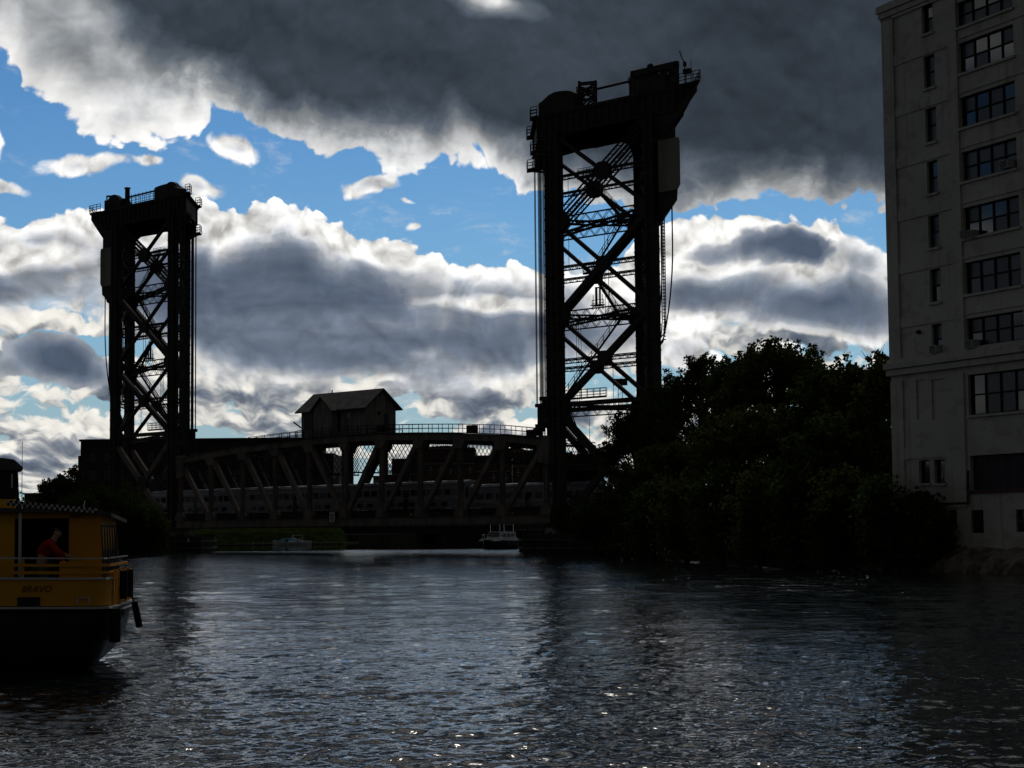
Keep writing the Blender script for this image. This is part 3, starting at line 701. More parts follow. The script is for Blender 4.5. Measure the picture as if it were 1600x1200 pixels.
# ---------------------------------------------------------------- lift span
def g(s,t,z): return A0+U*s+W*t+Z*z
span=thing('lift_span','low curved steel truss span carrying railway tracks between the two lift towers','bridge span',g(SPAN/2,.5,4))
sp_s=[.6+8.17*i for i in range(11)]
sp_z=[14.6,15.3,15.85,16.2,16.45,16.55,16.5,16.25,15.9,15.4,14.5]
G_=M['span']; TMI={0:M['span'],1:M['lattice']}
for t in (0,1):
    G_=TMI[t]; mb=MB()
    for i in range(10):
        mb.beam(g(sp_s[i],t,sp_z[i]),g(sp_s[i+1],t,sp_z[i+1]),.75,.85); mb.beam(g(sp_s[i],t,sp_z[i]+.45),g(sp_s[i+1],t,sp_z[i+1]+.45),1.0,.07); mb.beam(g(sp_s[i],t,sp_z[i]-.42),g(sp_s[i+1],t,sp_z[i+1]-.42),.95,.07)
    mb.build('top_chord',G_,span)
    mb=MB(); mb.beam(g(-.2,t,4.4),g(SPAN+.2,t,4.4),.7,1.0); mb.beam(g(-.2,t,4.95),g(SPAN+.2,t,4.95),.95,.07); mb.beam(g(-.2,t,3.86),g(SPAN+.2,t,3.86),.95,.07); mb.build('bottom_chord',G_,span)
    for i in range(11):
        mb=MB(); wv=.62 if i!=5 else 1.0
        if 0<i<10 or True:
            for d in (-wv/2+.08,wv/2-.08): mb.beam(g(sp_s[i]+d,t,4.9),g(sp_s[i]+d,t,sp_z[i]-.3),.55,.14,U)
            mb.beam(g(sp_s[i],t,4.9),g(sp_s[i],t,sp_z[i]-.3),.30,wv-.1,U)
            z=5.5
            while z<sp_z[i]-1: mb.box(g(sp_s[i],t,z),U*(wv/2+.01),Nn*.29,Z*.06); z+=.8
        mb.build('vertical_post',G_,span)
        # riveted gussets, top and bottom
        z=sp_z[i]; s=sp_s[i]; dr=1 if i<5 else (-1 if i>5 else 0)
        mb=MB()
        if 0<i<10:
            prof=[(-1.1,z+.35),(1.1,z+.35),(1.15,z-.7),(.55 if dr<1 else 1.2,z-1.6),(-.55 if dr>-1 else -1.2,z-1.6),(-1.15,z-.7)]
        else: prof=[(-.7,z+.9),(.9,z+.9),(1.4,z-.2),(1.1,z-2.6),(-.7,z-2.9),(-.9,z)] if i==0 else [(.7,z+.9),(-.9,z+.9),(-1.4,z-.2),(-1.1,z-2.6),(.7,z-2.9),(.9,z)]
        mb.prism([g(s+a,t,zz)-Nn*.42 for a,zz in prof],Nn*.84)
        mb.build('gusset_plate',G_,span); mb=MB()
        mb.prism([g(s+a,t,zz)-Nn*.40 for a,zz in ((-1.,4.9),(1.,4.9),(1.,5.6),(.5,6.3),(-.5,6.3),(-1.,5.6))],Nn*.80)
        mb.build('gusset_plate',G_,span)
    for i in range(10):
        if i<5: p,q=g(sp_s[i],t,sp_z[i]),g(sp_s[i+1],t,4.9)
        else: p,q=g(sp_s[i+1],t,sp_z[i+1]),g(sp_s[i],t,4.9)
        mb=MB(); up=(q-p).cross(Nn).normalized(); ww=.72
        for d in (-.26,.26): mb.beam(p+Nn*d,q+Nn*d,.09,ww,up)
        mb.laced(p,q,ww-.1,.5,up,.1); mb.beam(p,q,.3,ww-.15,up)
        mb.build('diagonal_brace',G_,span)
G_=M['span']
# deep lattice sway frames hung square across the tracks under the top chord
def lat(mb,p,q,ztp,zbt,th=.085,stp=.78):
    L=(q-p).length; d=(q-p).normalized(); dep=ztp-zbt; nrm=d.cross(Z)
    k=-dep
    while k<L:
        for (x0,z0,x1,z1) in ((k,zbt,k+dep*.75,ztp),(k,ztp,k+dep*.75,zbt)):
            # clip to 0..L
            if x1<=0 or x0>=L: continue
            f0=max(0,(0-x0)/(x1-x0)); f1=min(1,(L-x0)/(x1-x0))
            a_=p+d*(x0+(x1-x0)*f0)+Z*(z0+(z1-z0)*f0-p.z); b_=p+d*(x0+(x1-x0)*f1)+Z*(z0+(z1-z0)*f1-p.z)
            mb.beam(a_,b_,.04,th,nrm.cross(b_-a_))
        k+=stp
for i in range(11):
    p=g(sp_s[i],0,0); q=p+Nn*9.7; zt=sp_z[i]-.35
    depth=3.0 if i not in (4,5,6) else 4.5
    mb=MB(); lat(mb,p,q,zt,zt-depth)
    mb.beam(p+Z*zt,q+Z*zt,.3,.3); mb.beam(p+Z*(zt-depth),q+Z*(zt-depth),.3,.22)
    mb.build('sway_frame',M['lattice'],span)
mb=MB()
for i in range(10):
    mb.laced(g(sp_s[i],0,sp_z[i]),g(sp_s[i+1],0,sp_z[i+1])+Nn*9.7,.4,.3,Z,.07,.9); mb.laced(g(sp_s[i+1],0,sp_z[i+1]),g(sp_s[i],0,sp_z[i])+Nn*9.7,.4,.3,Z,.07,.9)
mb.build('top_bracing',M['lattice'],span)
mb=MB().prism([g(-.5,0,4.75)+Nn*.5,g(SPAN+.5,0,4.75)+Nn*.5,g(SPAN+.5,0,4.75)+Nn*9.3,g(-.5,0,4.75)+Nn*9.3],Z*.25)
for k in range(40): mb.beam(g(1+k*2.09,0,4.3)+Nn*.4,g(1+k*2.09,0,4.3)+Nn*9.3,.3,.7)
mb.build('deck',M['steel'],span)
mb=MB()
for k in (3.2-.72,3.2+.72,6.9-.72,6.9+.72): mb.beam(g(-1,0,5.1)+Nn*k,g(SPAN+1,0,5.1)+Nn*k,.09,.17)
for k in range(120): mb.beam(g(.3+k*.69,0,5.02)+Nn*1.7,g(.3+k*.69,0,5.02)+Nn*8.4,.24,.10)
mb.build('railway_track',M['steel'],span)
mb=MB()                                                      # deck side fence of thin uprights
for k in range(10):
    mb.rail(g(sp_s[k]+1,0,4.95)-Nn*.6,g(sp_s[k+1]-1,0,4.95)-Nn*.6,1.5,.03,1.05,2)
mb.build('railing',M['steel'],span)
def topz(s):
    i=max(0,min(9,int((s-.6)/8.17))); u_=(s-sp_s[i])/8.17; return sp_z[i]*(1-u_)+sp_z[i+1]*u_
for off,(s0,s1) in ((-.5,(48.5,81.5)),(.7,(48.5,81.5)),(-.5,(19.,31.)),(.7,(19.,31.)),(-.9,(31,49))):
    mb=MB(); s=s0
    while s<s1-.1:
        e_=min(s+2.05,s1); mb.rail(g(s,0,topz(s)+.62)+Nn*off,g(e_,0,topz(e_)+.62)+Nn*off,1.15,.045,1.7,1); s=e_
    mb.build('railing',M['steel'],span)
mb=MB(); s=19.
while s<81.4: e_=min(s+2.05,81.5); mb.beam(g(s,0,topz(s)+.56)+Nn*.1,g(e_,0,topz(e_)+.56)+Nn*.1,1.5,.1); s=e_
mb.build('walkway',M['steel'],span)
mb=MB(); mb.box(g(68.3,0,topz(68.3)+1.1),U*.75,Nn*.4,Z*.55); mb.box(g(49.6,0,topz(49.6)+1.2),U*.7,Nn*.4,Z*.4); mb.tube(g(49,0,topz(49)+1.5)-Nn*.3,g(50.4,0,topz(50)+1.5)-Nn*.3,.3)
mb.box(g(79.6,0,topz(79.6)+1.),U*.6,Nn*.4,Z*.5); mb.box(g(80.9,0,topz(80.)+1.2),U*.5,Nn*.4,Z*.5); mb.build('equipment_box',M['steel'],span)
# bearing brackets below the ends
for s0,s1 in ((-1.5,5.6),(76.5,84.)):
    mb=MB(); 
    for z0,z1,n in ((3.0,4.0,9),):
        for k in range(n):
            a_=s0+(s1-s0)*k/n; b_=s0+(s1-s0)*(k+1)/n
            mb.beam(g(a_,-.03,z0),g((a_+b_)/2,-.03,z1),.06,.09); mb.beam(g((a_+b_)/2,-.03,z1),g(b_,-.03,z0),.06,.09)
    mb.beam(g(s0,-.03,3.0),g(s1,-.03,3.0),.3,.12); mb.build('end_bracket',M['span'],span)
p=onplane(519,808,g(0,0,0)-Nn*.75)
b_=thing('clearance_sign','small white rectangular sign with dark lines on the side of the truss span','sign',p)
MB().box(p,U*.58,Nn*.03,Z*.72).build('board',M['white'],b_)
mb=MB()
for z,w_ in ((.42,.36),(.2,.42),(-.02,.3),(-.24,.40),(-.46,.28)): mb.box(p-Nn*.045+Z*z,U*w_,Nn*.012,Z*.06)
mb.build('lettering',M['ink'],b_)
# ---------------------------------------------------------------- machinery house on top of the span
def hp(x,y,d): return onplane(x,y,g(0,0,0)+Nn*d)
d0,d1=1.9,7.9; nl=hp(471,680,d0); nr=hp(571,676,d0); s0=(nl-A0).dot(U); s1=(nr-A0).dot(U)
ze_=(hp(571,634,d0).z+hp(471,639,d0).z)/2; zb=16.75; dm=(d0+d1)/2; zr=(hp(595,609,dm).z+hp(496,617,dm).z)/2
def h_(s,d,z): return A0+U*s+Nn*d+Z*z
house=thing('machinery_house','grey weathered board machinery house with gabled roof on top of the truss span','machinery house',h_((s0+s1)/2,dm,zb))
mb=MB(); mb.prism([h_(s0,d0,zb),h_(s0,d1,zb),h_(s0,d1,ze_),h_(s0,dm,zr-.15),h_(s0,d0,ze_)],U*(s1-s0))
k=s0+.15
while k<s1: mb.box(h_(k,d0-.02,(zb+ze_)/2),U*.03,Nn*.02,Z*((ze_-zb)/2)); k+=.42           # cover battens
k=d0+.2
while k<d1:
    zt=ze_+(zr-ze_)*(1-abs(k-dm)/(dm-d0))-.2; mb.box(h_(s1+.02,k,(zb+zt)/2),U*.02,Nn*.03,Z*((zt-zb)/2)); k+=.42
mb.build('wall',M['boards'],house)
ov=.75; sl=(zr-ze_)/(dm-d0); th=.16
mb=MB()
for sgn_ in (-1,1):
    e_d=dm+sgn_*(dm-d0+ov); ez=ze_-sl*ov
    mb.prism([h_(s0-ov,dm,zr),h_(s0-ov,e_d,ez),h_(s0-ov,e_d,ez+th),h_(s0-ov,dm,zr+th*1.1)],U*(s1-s0+2*ov))
rf=mb.build('roof',M['roof'],house)
# cross gable wing on the near side
c0=(hp(492,650,d0-1)-A0).dot(U); c1=(hp(520,650,d0-1)-A0).dot(U); cm=(c0+c1)/2; cz=ze_+ (zr-ze_)*.62
mb=MB().prism([h_(c0,d0-1.3,zb),h_(c1,d0-1.3,zb),h_(c1,d0-1.3,ze_-.3),h_(cm,d0-1.3,cz-.1),h_(c0,d0-1.3,ze_-.3)],Nn*2.6)
k=c0+.1
while k<c1:
    mb.box(h_(k,d0-1.32,(zb+ze_)/2),U*.03,Nn*.02,Z*((ze_-zb)/2-.2)); k+=.42
mb.build('gable_wing',M['boards'],house)
mb=MB()
for a_,b_ in ((c0-.5,cm),(c1+.5,cm)):
    zz=ze_-.3-(cz-ze_+.3)*.5/(cm-c0)
    mb.prism([h_(a_,d0-1.75,zz),h_(b_,d0-1.75,cz),h_(b_,d0-1.75,cz+th),h_(a_,d0-1.75,zz+th)],Nn*3.6)
mb.build('gable_roof',M['roof'],house)
MB().tube(h_((hp(519,613,dm)-A0).dot(U),dm,zr),h_((hp(519,613,dm)-A0).dot(U),dm,zr+.6),.09).build('vent_pipe',M['steel'],rf)
def win(x,y,hw,hh,d,m='glass',nm='window'):
    c=hp(x,y,d); w_=MB().box(c-Nn*.06,U*hw,Nn*.03,Z*hh).build(nm,M[m],house); return c,w_
win(482,659,1.0,1.2,d0,nm='door'); win(528,657,.55,1.3,d0,nm='door'); win(541,657,.35,1.3,d0,nm='door')
for x,y in ((524,649),(545,649)):
    c,w_=win(x,y,.35,.42,d0,'ac','vent_hood')
gp=lambda x,y:onplane(x,y,h_(s1,0,0),U)
c=gp(603,660); MB().box(c+U*.06,U*.03,Nn*.42,Z*1.25).build('door',M['glass'],house)
c=gp(592,645); MB().box(c+U*.08,U*.05,Nn*.25,Z*.25).build('light_fitting',M['steel'],house)
mb=MB(); mb.rail(h_(s1+1.2,d0-.6,zb+.1),h_(s1+1.2,d1+.2,zb+.1),1.15,.045,1.5,1); mb.rail(h_(s0-.6,d0-1.9,zb+.1),h_(s1+1.2,d0-1.9,zb+.1),1.15,.045,1.6,1); mb.build('railing',M['steel'],house)
mb=MB().prism([h_(s0-.8,d0-2.,zb-.02),h_(s1+1.3,d0-2.,zb-.02),h_(s1+1.3,d1+.4,zb-.02),h_(s0-.8,d1+.4,zb-.02)],-Z*.25); mb.build('floor_platform',M['steel'],house)
p=hp(470,668,0);q=hp(459,660,0); solo(MB().tube(p,q,.12),'spotlight_arm',M['steel'],'slanting pipe arm sticking out left of the machinery house','pipe',p)
# ---------------------------------------------------------------- approach spans beyond the towers
def approach(f,a0,a1,label):
    r_=thing('approach_span',label,'bridge span',f((a0+a1)/2,.5,3.5))
    for t in (0,1):
        mb=MB().prism([f(a0,t,3.6),f(a1,t,3.6),f(a1,t,6.1),f(a0,t,6.1)],Nn*.3)
        a=a0
        while a<a1: mb.beam(f(a,t,3.6)-Nn*.1,f(a,t,6.1)-Nn*.1,.12,.2,Nn); a+=1.6
        mb.build('plate_girder',M['steel'],r_)
    MB().prism([f(a0,0,5.0),f(a1,0,5.0),f(a1,1,5.0),f(a0,1,5.0)],Z*.3).build('deck',M['steel'],r_)
    mb=MB()
    for a in (a0+ (a1-a0)*.45,a1-1): mb.prism([f(a,0,1),f(a+2,0,1),f(a+2,1,1),f(a,1,1)],Z*3.9)
    mb.build('support_wall',M['weight'],r_)
    mb=MB().rail(f(a0,-.02,6.1),f(a1,-.02,6.1),1.1,.04,2.,1); mb.build('railing',M['steel'],r_)
approach(fR,.4,60,'plate girder approach deck running into the trees beyond the right tower')
approach(fL,.4,62,'plate girder approach deck behind the willow beyond the left tower')
# ---------------------------------------------------------------- passenger train on the far track
def car(sA,sB,ht,label,kind):
    d=6.9; r_=thing('railway_carriage' if kind!='loco' else 'locomotive',label,'train car' if kind!='loco' else 'locomotive',h_((sA+sB)/2,d,5.2),'cars of the silver passenger train')
    L=sB-sA; hw=1.53; zb=5.2+.95; zt=5.2+ht
    prof=[(-hw,zb),(-hw,zt-.75),(-hw+.12,zt-.45),(-hw+.5,zt-.08),(-.4,zt),(.4,zt),(hw-.5,zt-.08),(hw-.12,zt-.45),(hw,zt-.75),(hw,zb)]
    MB().prism([h_(sA+.3,d+a,z) for a,z in prof],U*(L-.6)).build('body',M['train'],r_)
    pr=[(-hw+.10,zt-.36),(-hw+.45,zt-.02),(-.4,zt+.06),(.4,zt+.06),(hw-.45,zt-.02),(hw-.10,zt-.36)]
    MB().prism([h_(sA+.28,d+a,z) for a,z in pr],U*(L-.56)).build('roof',M['trainroof'],r_)
    mb=MB()
    for z in ([zt-1.05,zt-2.3,zt-2.45,zb+.3] if kind!='single' else [zt-1.,zb+1.,zb+.8]): mb.box(h_((sA+sB)/2,d-hw-.03,z),U*(L/2-.35),Nn*.025,Z*.035)
    mb.build('side_moulding',M['trainroof'],r_)
    if kind=='double': rows=((zt-1.55,.42,[1.6+k*1.75 for k in range(int((L-3)/1.75))]),(zt-3.35,.36,[1.8+k*2.3 for k in range(int((L-4)/2.3)) if k%4!=2]))
    elif kind=='single': rows=((zt-1.7,.42,[2.+k*1.9 for k in range(int((L-3)/1.9))]),)
    else: rows=((zt-1.3,.4,[1.4,2.9]),(zt-2.,.5,[8,12,16]))
    for z,hh,xs in rows:
        for x in xs:
            MB().box(h_(sA+x+.6,d-hw-.02,z),U*.58,Nn*.03,Z*hh).build('window',M['glass'],r_)
    if kind!='loco': MB().box(h_(sA+L*.5,d-hw-.02,zb+1.0),U*.45,Nn*.035,Z*.95).build('door',M['glass'],r_)
    for x in (3.6,L-3.6):
        mb=MB()
        for dd in (-1.2,1.2):
            c=h_(sA+x+dd,d-.85,5.65); mb.tube(c,c+Nn*1.7,.45,n=14)
        mb.box(h_(sA+x,d-.95,5.7),U*1.9,Nn*.1,Z*.2); mb.box(h_(sA+x,d+.95,5.7),U*1.9,Nn*.1,Z*.2); mb.build('wheel_truck',M['steel'],r_)
    MB().box(h_((sA+sB)/2,d,zb-.25),U*(L*.22),Nn*1.1,Z*.28).build('underfloor_equipment',M['steel'],r_)
def s_of(x): return (onplane(x,790,g(0,0,0)+Nn*5.4)-A0).dot(U)
c1_,c2_,c3_=s_of(381),s_of(546),s_of(730)
car(c1_-26.,c1_,4.9,'silver double deck carriage at the left end of the train, behind the left tower','double')
car(c1_,c2_,4.9,'silver double deck carriage left of the centre post of the span','double')
car(c2_,c3_,4.9,'silver double deck carriage right of the centre post of the span','double')
car(c3_,c3_+24,4.2,'lower single deck silver carriage at the right end of the train','single')
# ======================================================================= concrete warehouse on the right
FV=V3((.418,-.908,0)); FN=V3((-.908,-.418,0)); FL=V3((at(1395,700,132.5).x,132.5,0))
def fp(x,y):            # photo measurement -> (along wall, height) on the facade plane
    r=ray(x,y); o=V3((0,0,EYE)); P_=o+r*((FL-o).dot(FN)/r.dot(FN)); return (P_-FL).dot(FV),P_.z
def F(h,z,d=0.): return FL+FV*h+FN*d+Z*z
bld=thing('warehouse','tall pale painted concrete warehouse with stained wall rising from the water at right','building',F(8,1.5))
HW=46.; TOP=fp(1388,16)[1]
# openings
rows=[]
narrow=[(1441,4,1457,52),(1443.5,86,1460.5,137),(1446,168,1463,222),(1448.5,251,1465,302),(1450.5,336,1467.5,387),(1453,420,1469.5,472),(1456,506,1472,553)]
wide=[(1494,-12,1582,28),(1497.5,52.5,1584,101.5),(1499.5,139,1586.5,188),(1502.5,226,1589,273.5),(1505,314.5,1593,363.5),(1507,402,1595.5,453),(1509.5,491,1600,537)]
def rect(x0,y0,x1,y1,left=True):   # y given at left edge top / bottom for the whole opening measured at its middle
    ym0=y0; ym1=y1; a_=fp(x0,(y0+y1)/2)[0]; b_=fp(x1,(y0+y1)/2)[0]; xm=(x0+x1)/2
    return a_,b_,fp(xm,y1)[1],fp(xm,y0)[1]
OP=[]
for r in narrow: OP.append(('n',)+rect(*r))
for r in wide: OP.append(('w',)+rect(*r))
OP.append(('w',)+rect(1513,580,1608,645)); OP.append(('d',)+rect(1516,709,1620,764))
OP.append(('k',)+rect(1436,719,1453,755)); OP.append(('k',)+rect(1460,718,1477,755))
OP.append(('b',)+rect(1483,797,1495,822)); OP.append(('b',)+rect(1518,797,1537,833)); OP.append(('b',)+rect(1588,796,1606,831))
OP.append(('p',)+rect(1432,593,1449,655)); OP.append(('p',)+rect(1456,592,1476,655))
# further bays out of frame to the right
per=OP[7][2]-OP[7][1]+1.6
xs=sorted(set([0,HW]+[v for o in OP for v in o[1:3]])); zs=sorted(set([-1,TOP]+[v for o in OP for v in o[3:5]]))
def inside(h,z): return any(o[1]<h<o[2] and o[3]<z<o[4] for o in OP)
mb=MB(); RV=.32
for i in range(len(xs)-1):
    for j in range(len(zs)-1):
        if xs[i+1]-xs[i]<1e-4 or zs[j+1]-zs[j]<1e-4: continue
        if not inside((xs[i]+xs[i+1])/2,(zs[j]+zs[j+1])/2):
            mb.add([F(xs[i],zs[j]),F(xs[i+1],zs[j]),F(xs[i+1],zs[j+1]),F(xs[i],zs[j+1])],[(0,1,2,3)])
for o in OP:
    _,a_,b_,z0,z1=o; rv=RV if o[0]!='p' else .09
    for p,q in (((a_,z0),(b_,z0)),((b_,z0),(b_,z1)),((b_,z1),(a_,z1)),((a_,z1),(a_,z0))):
        mb.add([F(*p),F(*q),F(*q,-rv),F(*p,-rv)],[(0,1,2,3)])
    if o[0]=='p': mb.add([F(a_,z0,-rv),F(b_,z0,-rv),F(b_,z1,-rv),F(a_,z1,-rv)],[(0,1,2,3)])
# side, back, roof
mb.add([F(0,-1),F(0,-1,-24),F(0,TOP,-24),F(0,TOP)],[(3,2,1,0)]); mb.add([F(HW,-1),F(HW,-1,-24),F(HW,TOP,-24),F(HW,TOP)],[(0,1,2,3)])
mb.add([F(0,-1,-24),F(HW,-1,-24),F(HW,TOP,-24),F(0,TOP,-24)],[(3,2,1,0)]); mb.add([F(0,TOP),F(HW,TOP),F(HW,TOP,-24),F(0,TOP,-24)],[(0,1,2,3)])
wall=mb.build('wall',M['facade'],bld)
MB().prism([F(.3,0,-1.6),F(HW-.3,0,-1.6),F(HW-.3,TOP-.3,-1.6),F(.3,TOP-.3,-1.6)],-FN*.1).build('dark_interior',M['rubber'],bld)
def slab(mb,h0,h1,z0,z1,d): return mb.box(F((h0+h1)/2,(z0+z1)/2,d/2),FV*((h1-h0)/2),FN*(d/2+.02),Z*((z1-z0)/2))
# raised bands: corner pilaster, pier, spandrel beams (a hand's breadth proud)
pil=MB(); h1_=fp(1405,400)[0]; h2_=fp(1413,400)[0]
zc0=fp(1395,590)[1]
slab(pil,.0,h1_,zc0+1.2,TOP,.10)
hA=fp(1476,400)[0]; hB=OP[11][1]-.12
pr0=fp(1483,100)[0]; pr1=OP[8][1]-.1
slab(pil,pr0,hB,zc0+1.2,TOP,.07)
for k in range(len(narrow)):
    zt=OP[k][4]+.10; z2=(OP[k+7][4]) ; slab(pil,h1_,pr0,zt,zt+.72,.05)
for k in range(7): slab(pil,hB+.02,HW,OP[7+k][4]+.28,OP[7+k][4]+.36,.05)
pil.build('pilaster',M['facade'],wall)
hx=fp(1510,620)[0]-.15; slp=MB(); slab(slp,fp(1480,620)[0],hx,4.2,zc0-.3,.08); slab(slp,0,fp(1412,620)[0],4.2,zc0-.3,.06); slab(slp,fp(1412,620)[0]+.02,fp(1480,620)[0]-.02,OP[16][4]+.12,OP[16][4]+.9,.05); slp.build('pilaster',M['facade'],wall)
mb=MB()                                   # string course
slab(mb,-.3,HW,zc0+.55,zc0+.95,.42); slab(mb,-.2,HW,zc0+.1,zc0+.5,.26); slab(mb,-.15,HW,zc0+.98,zc0+1.2,.2); mb.build('string_course',M['facade'],bld)
mb=MB(); slab(mb,-.30,HW,TOP-.1,TOP+.4,.32); slab(mb,-.2,HW,TOP-.5,TOP-.12,.2); slab(mb,-.1,HW,TOP-.75,TOP-.52,.1); mb.build('cornice',M['facade'],bld)
sills=MB()
mats_w=[M['glass']]
def blind(c,name): return mat(name,c,.30,var=.12,scale=.8,spec=.18)
BL=[blind((.035,.045,.06),'pale_blind_glass'),blind((.07,.08,.10),'grey_blind_glass'),M['glass'],M['glass'],blind((.028,.032,.04),'dim_glass')]
r2=random.Random(31)
for oi,o in enumerate(OP):
    kind,a_,b_,z0,z1=o
    if kind=='p': continue
    w_=MB(); fr=.07; d=-RV+.06
    if kind=='d':
        wd=MB(); 
        wd.add([F(a_,z0,-.28),F(b_,z0,-.28),F(b_,z1,-.28),F(a_,z1,-.28)],[(0,1,2,3)])
        wo_=wd.build('boarded_opening',M['shed'],bld); sl_=MB(); slab(sl_,a_-.15,b_+.3,z0-.2,z0,.15); sl_.build('sill',M['brick'],wo_); continue
    nc,nr={'n':(1,2),'w':(4,2),'k':(1,1),'b':(1,1)}[kind]
    for h in [a_+fr/2]+[a_+(b_-a_)*k/nc for k in range(1,nc)]+[b_-fr/2]: w_.box(F(h,(z0+z1)/2,d),FV*(fr/2 if h in (a_+fr/2,b_-fr/2) else .06),FN*.05,Z*((z1-z0)/2))
    for z in [z0+fr/2,z1-fr/2]+([(z0+z1)/2] if nr==2 else []): w_.box(F((a_+b_)/2,z,d),FV*((b_-a_)/2),FN*.045,Z*.05)
    if kind=='b':
        k=a_+.12
        while k<b_: w_.tube(F(k,z0,-.05),F(k,z1,-.05),.018,n=5); k+=.16
        for z in (z0+(z1-z0)*.3,z0+(z1-z0)*.7): w_.box(F((a_+b_)/2,z,-.05),FV*((b_-a_)/2),FN*.015,Z*.02)
        w_.box(F((a_+b_)/2,z0+(z1-z0)*.48,-.1),FV*.25,FN*.08,Z*.10)
    wo_=w_.build('window',M['rubber'] if kind!='b' else M['steel'],bld)
    for c in range(nc):
        for r_ in range(nr):
            h0=a_+(b_-a_)*c/nc; h1=a_+(b_-a_)*(c+1)/nc; q0=z0+(z1-z0)*r_/nr; q1=z0+(z1-z0)*(r_+1)/nr
            m_=r2.choice(BL) if kind in 'nw' else M['glass']
            tilt=r2.uniform(-.012,.012)
            MB().add([F(h0,q0,d-.02),F(h1,q0,d-.02+tilt),F(h1,q1,d-.02+tilt),F(h0,q1,d-.02)],[(0,1,2,3)]).build('pane',m_,wo_)
    if kind in 'nwk':
        sl_=MB(); slab(sl_,a_-.12,b_+.12,z0-.16,z0,.12); sl_.build('sill',M['facade'],wo_)
# air conditioners
def acu(x,y,w,h,label):
    hh,zz=fp(x,y); c=F(hh,zz,.05); r_=thing('air_conditioner',label,'air conditioner',c-Z*h,'air conditioners in warehouse windows')
    MB().box(c,FV*w,FN*.32,Z*h).build('casing',M['ac'],r_)
    mb=MB()
    for k in range(6): mb.box(c+FN*.33+Z*(h*(-.75+k*.3)),FV*(w*.85),FN*.012,Z*(h*.07))
    mb.build('grille',M['rubber'],r_)
acu(1575,257,.42,.26,'white air conditioner in the wide window with three lit panes, upper right')
acu(1510,366,.22,.26,'leftmost small white air conditioner unit in the bluish wide window')
acu(1522,366,.20,.26,'small white unit right beside the leftmost one in the bluish wide window')
acu(1464,546,.36,.26,'air conditioner hanging under the lowest narrow window above the string course')
acu(1520,538,.42,.27,'air conditioner at the lower left of the wide window just above the string course')
h_c,z_c=fp(1437,519); mb=MB().box(F(h_c,z_c,.1),FV*.12,FN*.12,Z*.12); mb.build('wall_vent',M['rubber'],bld)
mb=MB(); pz=fp(1440,788)[1]; mb.tube(F(fp(1425,787)[0],pz,.12),F(fp(1515,787)[0],pz,.12),.07); mb.tube(F(fp(1515,787)[0],pz,.12),F(fp(1515,740)[0],fp(1515,735)[1],.12),.07); mb.build('rusty_pipe',mat('rusty_pipe_paint',(.07,.035,.025),.9,scale=2),bld)
# stone ledge at the waterline below it
mb=MB(); r3=random.Random(5)
n=46; vs=[]; rr=[]
for i in range(n+1):
    h=-2+i*(40)/n; row=[(h,.0,-.4),(h,1.6+r3.uniform(-.25,.3),-.4),(h+r3.uniform(-.2,.2),1.35+r3.uniform(-.3,.3),.55+r3.uniform(-.1,.15)),(h,.8+r3.uniform(-.2,.2),1.2+r3.uniform(-.2,.2)),(h,.0,1.55+r3.uniform(-.15,.15))]
    vs+= [F(a_,z,d) for a_,d,z in row]
fs=[(5*i+k,5*i+5+k,5*i+6+k,5*i+1+k) for i in range(n) for k in range(4)]
mb.add(vs,fs); tag(mb.build('river_bank',M['stone']),kind='structure')
# ======================================================================= brick buildings behind the bridge
def blk(mb,x0,x1,ytop,D,dep,z0=1.5,xr=None):
    a_=at(x0,ytop,D); b_=at(x1,ytop,D); z=(a_.z+b_.z)/2
    mb.box(V3(((a_.x+b_.x)/2,D+dep/2,(z0+z)/2)),(( b_.x-a_.x)/2,0,0),(0,dep/2,0),(0,0,(z-z0)/2)); return a_.x,b_.x,z
b1=thing('warehouse','long dark flat roofed brick warehouse behind the left lift tower','building',at(320,830,600)*1)
b1.location.z=2.2
mb=MB(); x0,x1,z1=blk(mb,126,503,686.5,600,14,2.2); blk(mb,503,521,708,601,30,2.2); blk(mb,122,126,712,602,20,2.2); blk(mb,118,125.9,738,601,20,2.2); mb.build('wall',M['darkbrick'],b1)
mb=MB(); mb.box(V3(((x0+x1)/2,599.9,z1)),((x1-x0)/2+.4,0,0),(0,.4,0),(0,0,.35)); mb.build('parapet',M['darkbrick'],b1)
for k in range(16):
    for z in (z1-5.5,z1-11):
        xx=x0+4+k*4.5
        MB().box(V3((xx,599.9,z)),(1.1,0,0),(0,.08,0),(0,0,1.6)).build('window',M['glass'],b1)
b2=thing('brick_factory','red brick factory with stepped gables seen through the right half of the span','building',at(730,830,680)*1); b2.location.z=2.2
mb=MB(); zz=[]
for i,(xa,xb,yt) in enumerate(((598,612,741),(612,650,717),(650,742,700),(742,800,712),(800,838,704),(838,905,712))): zz.append(blk(mb,xa,xb,yt,680+(i%2)*.8,30,2.2))
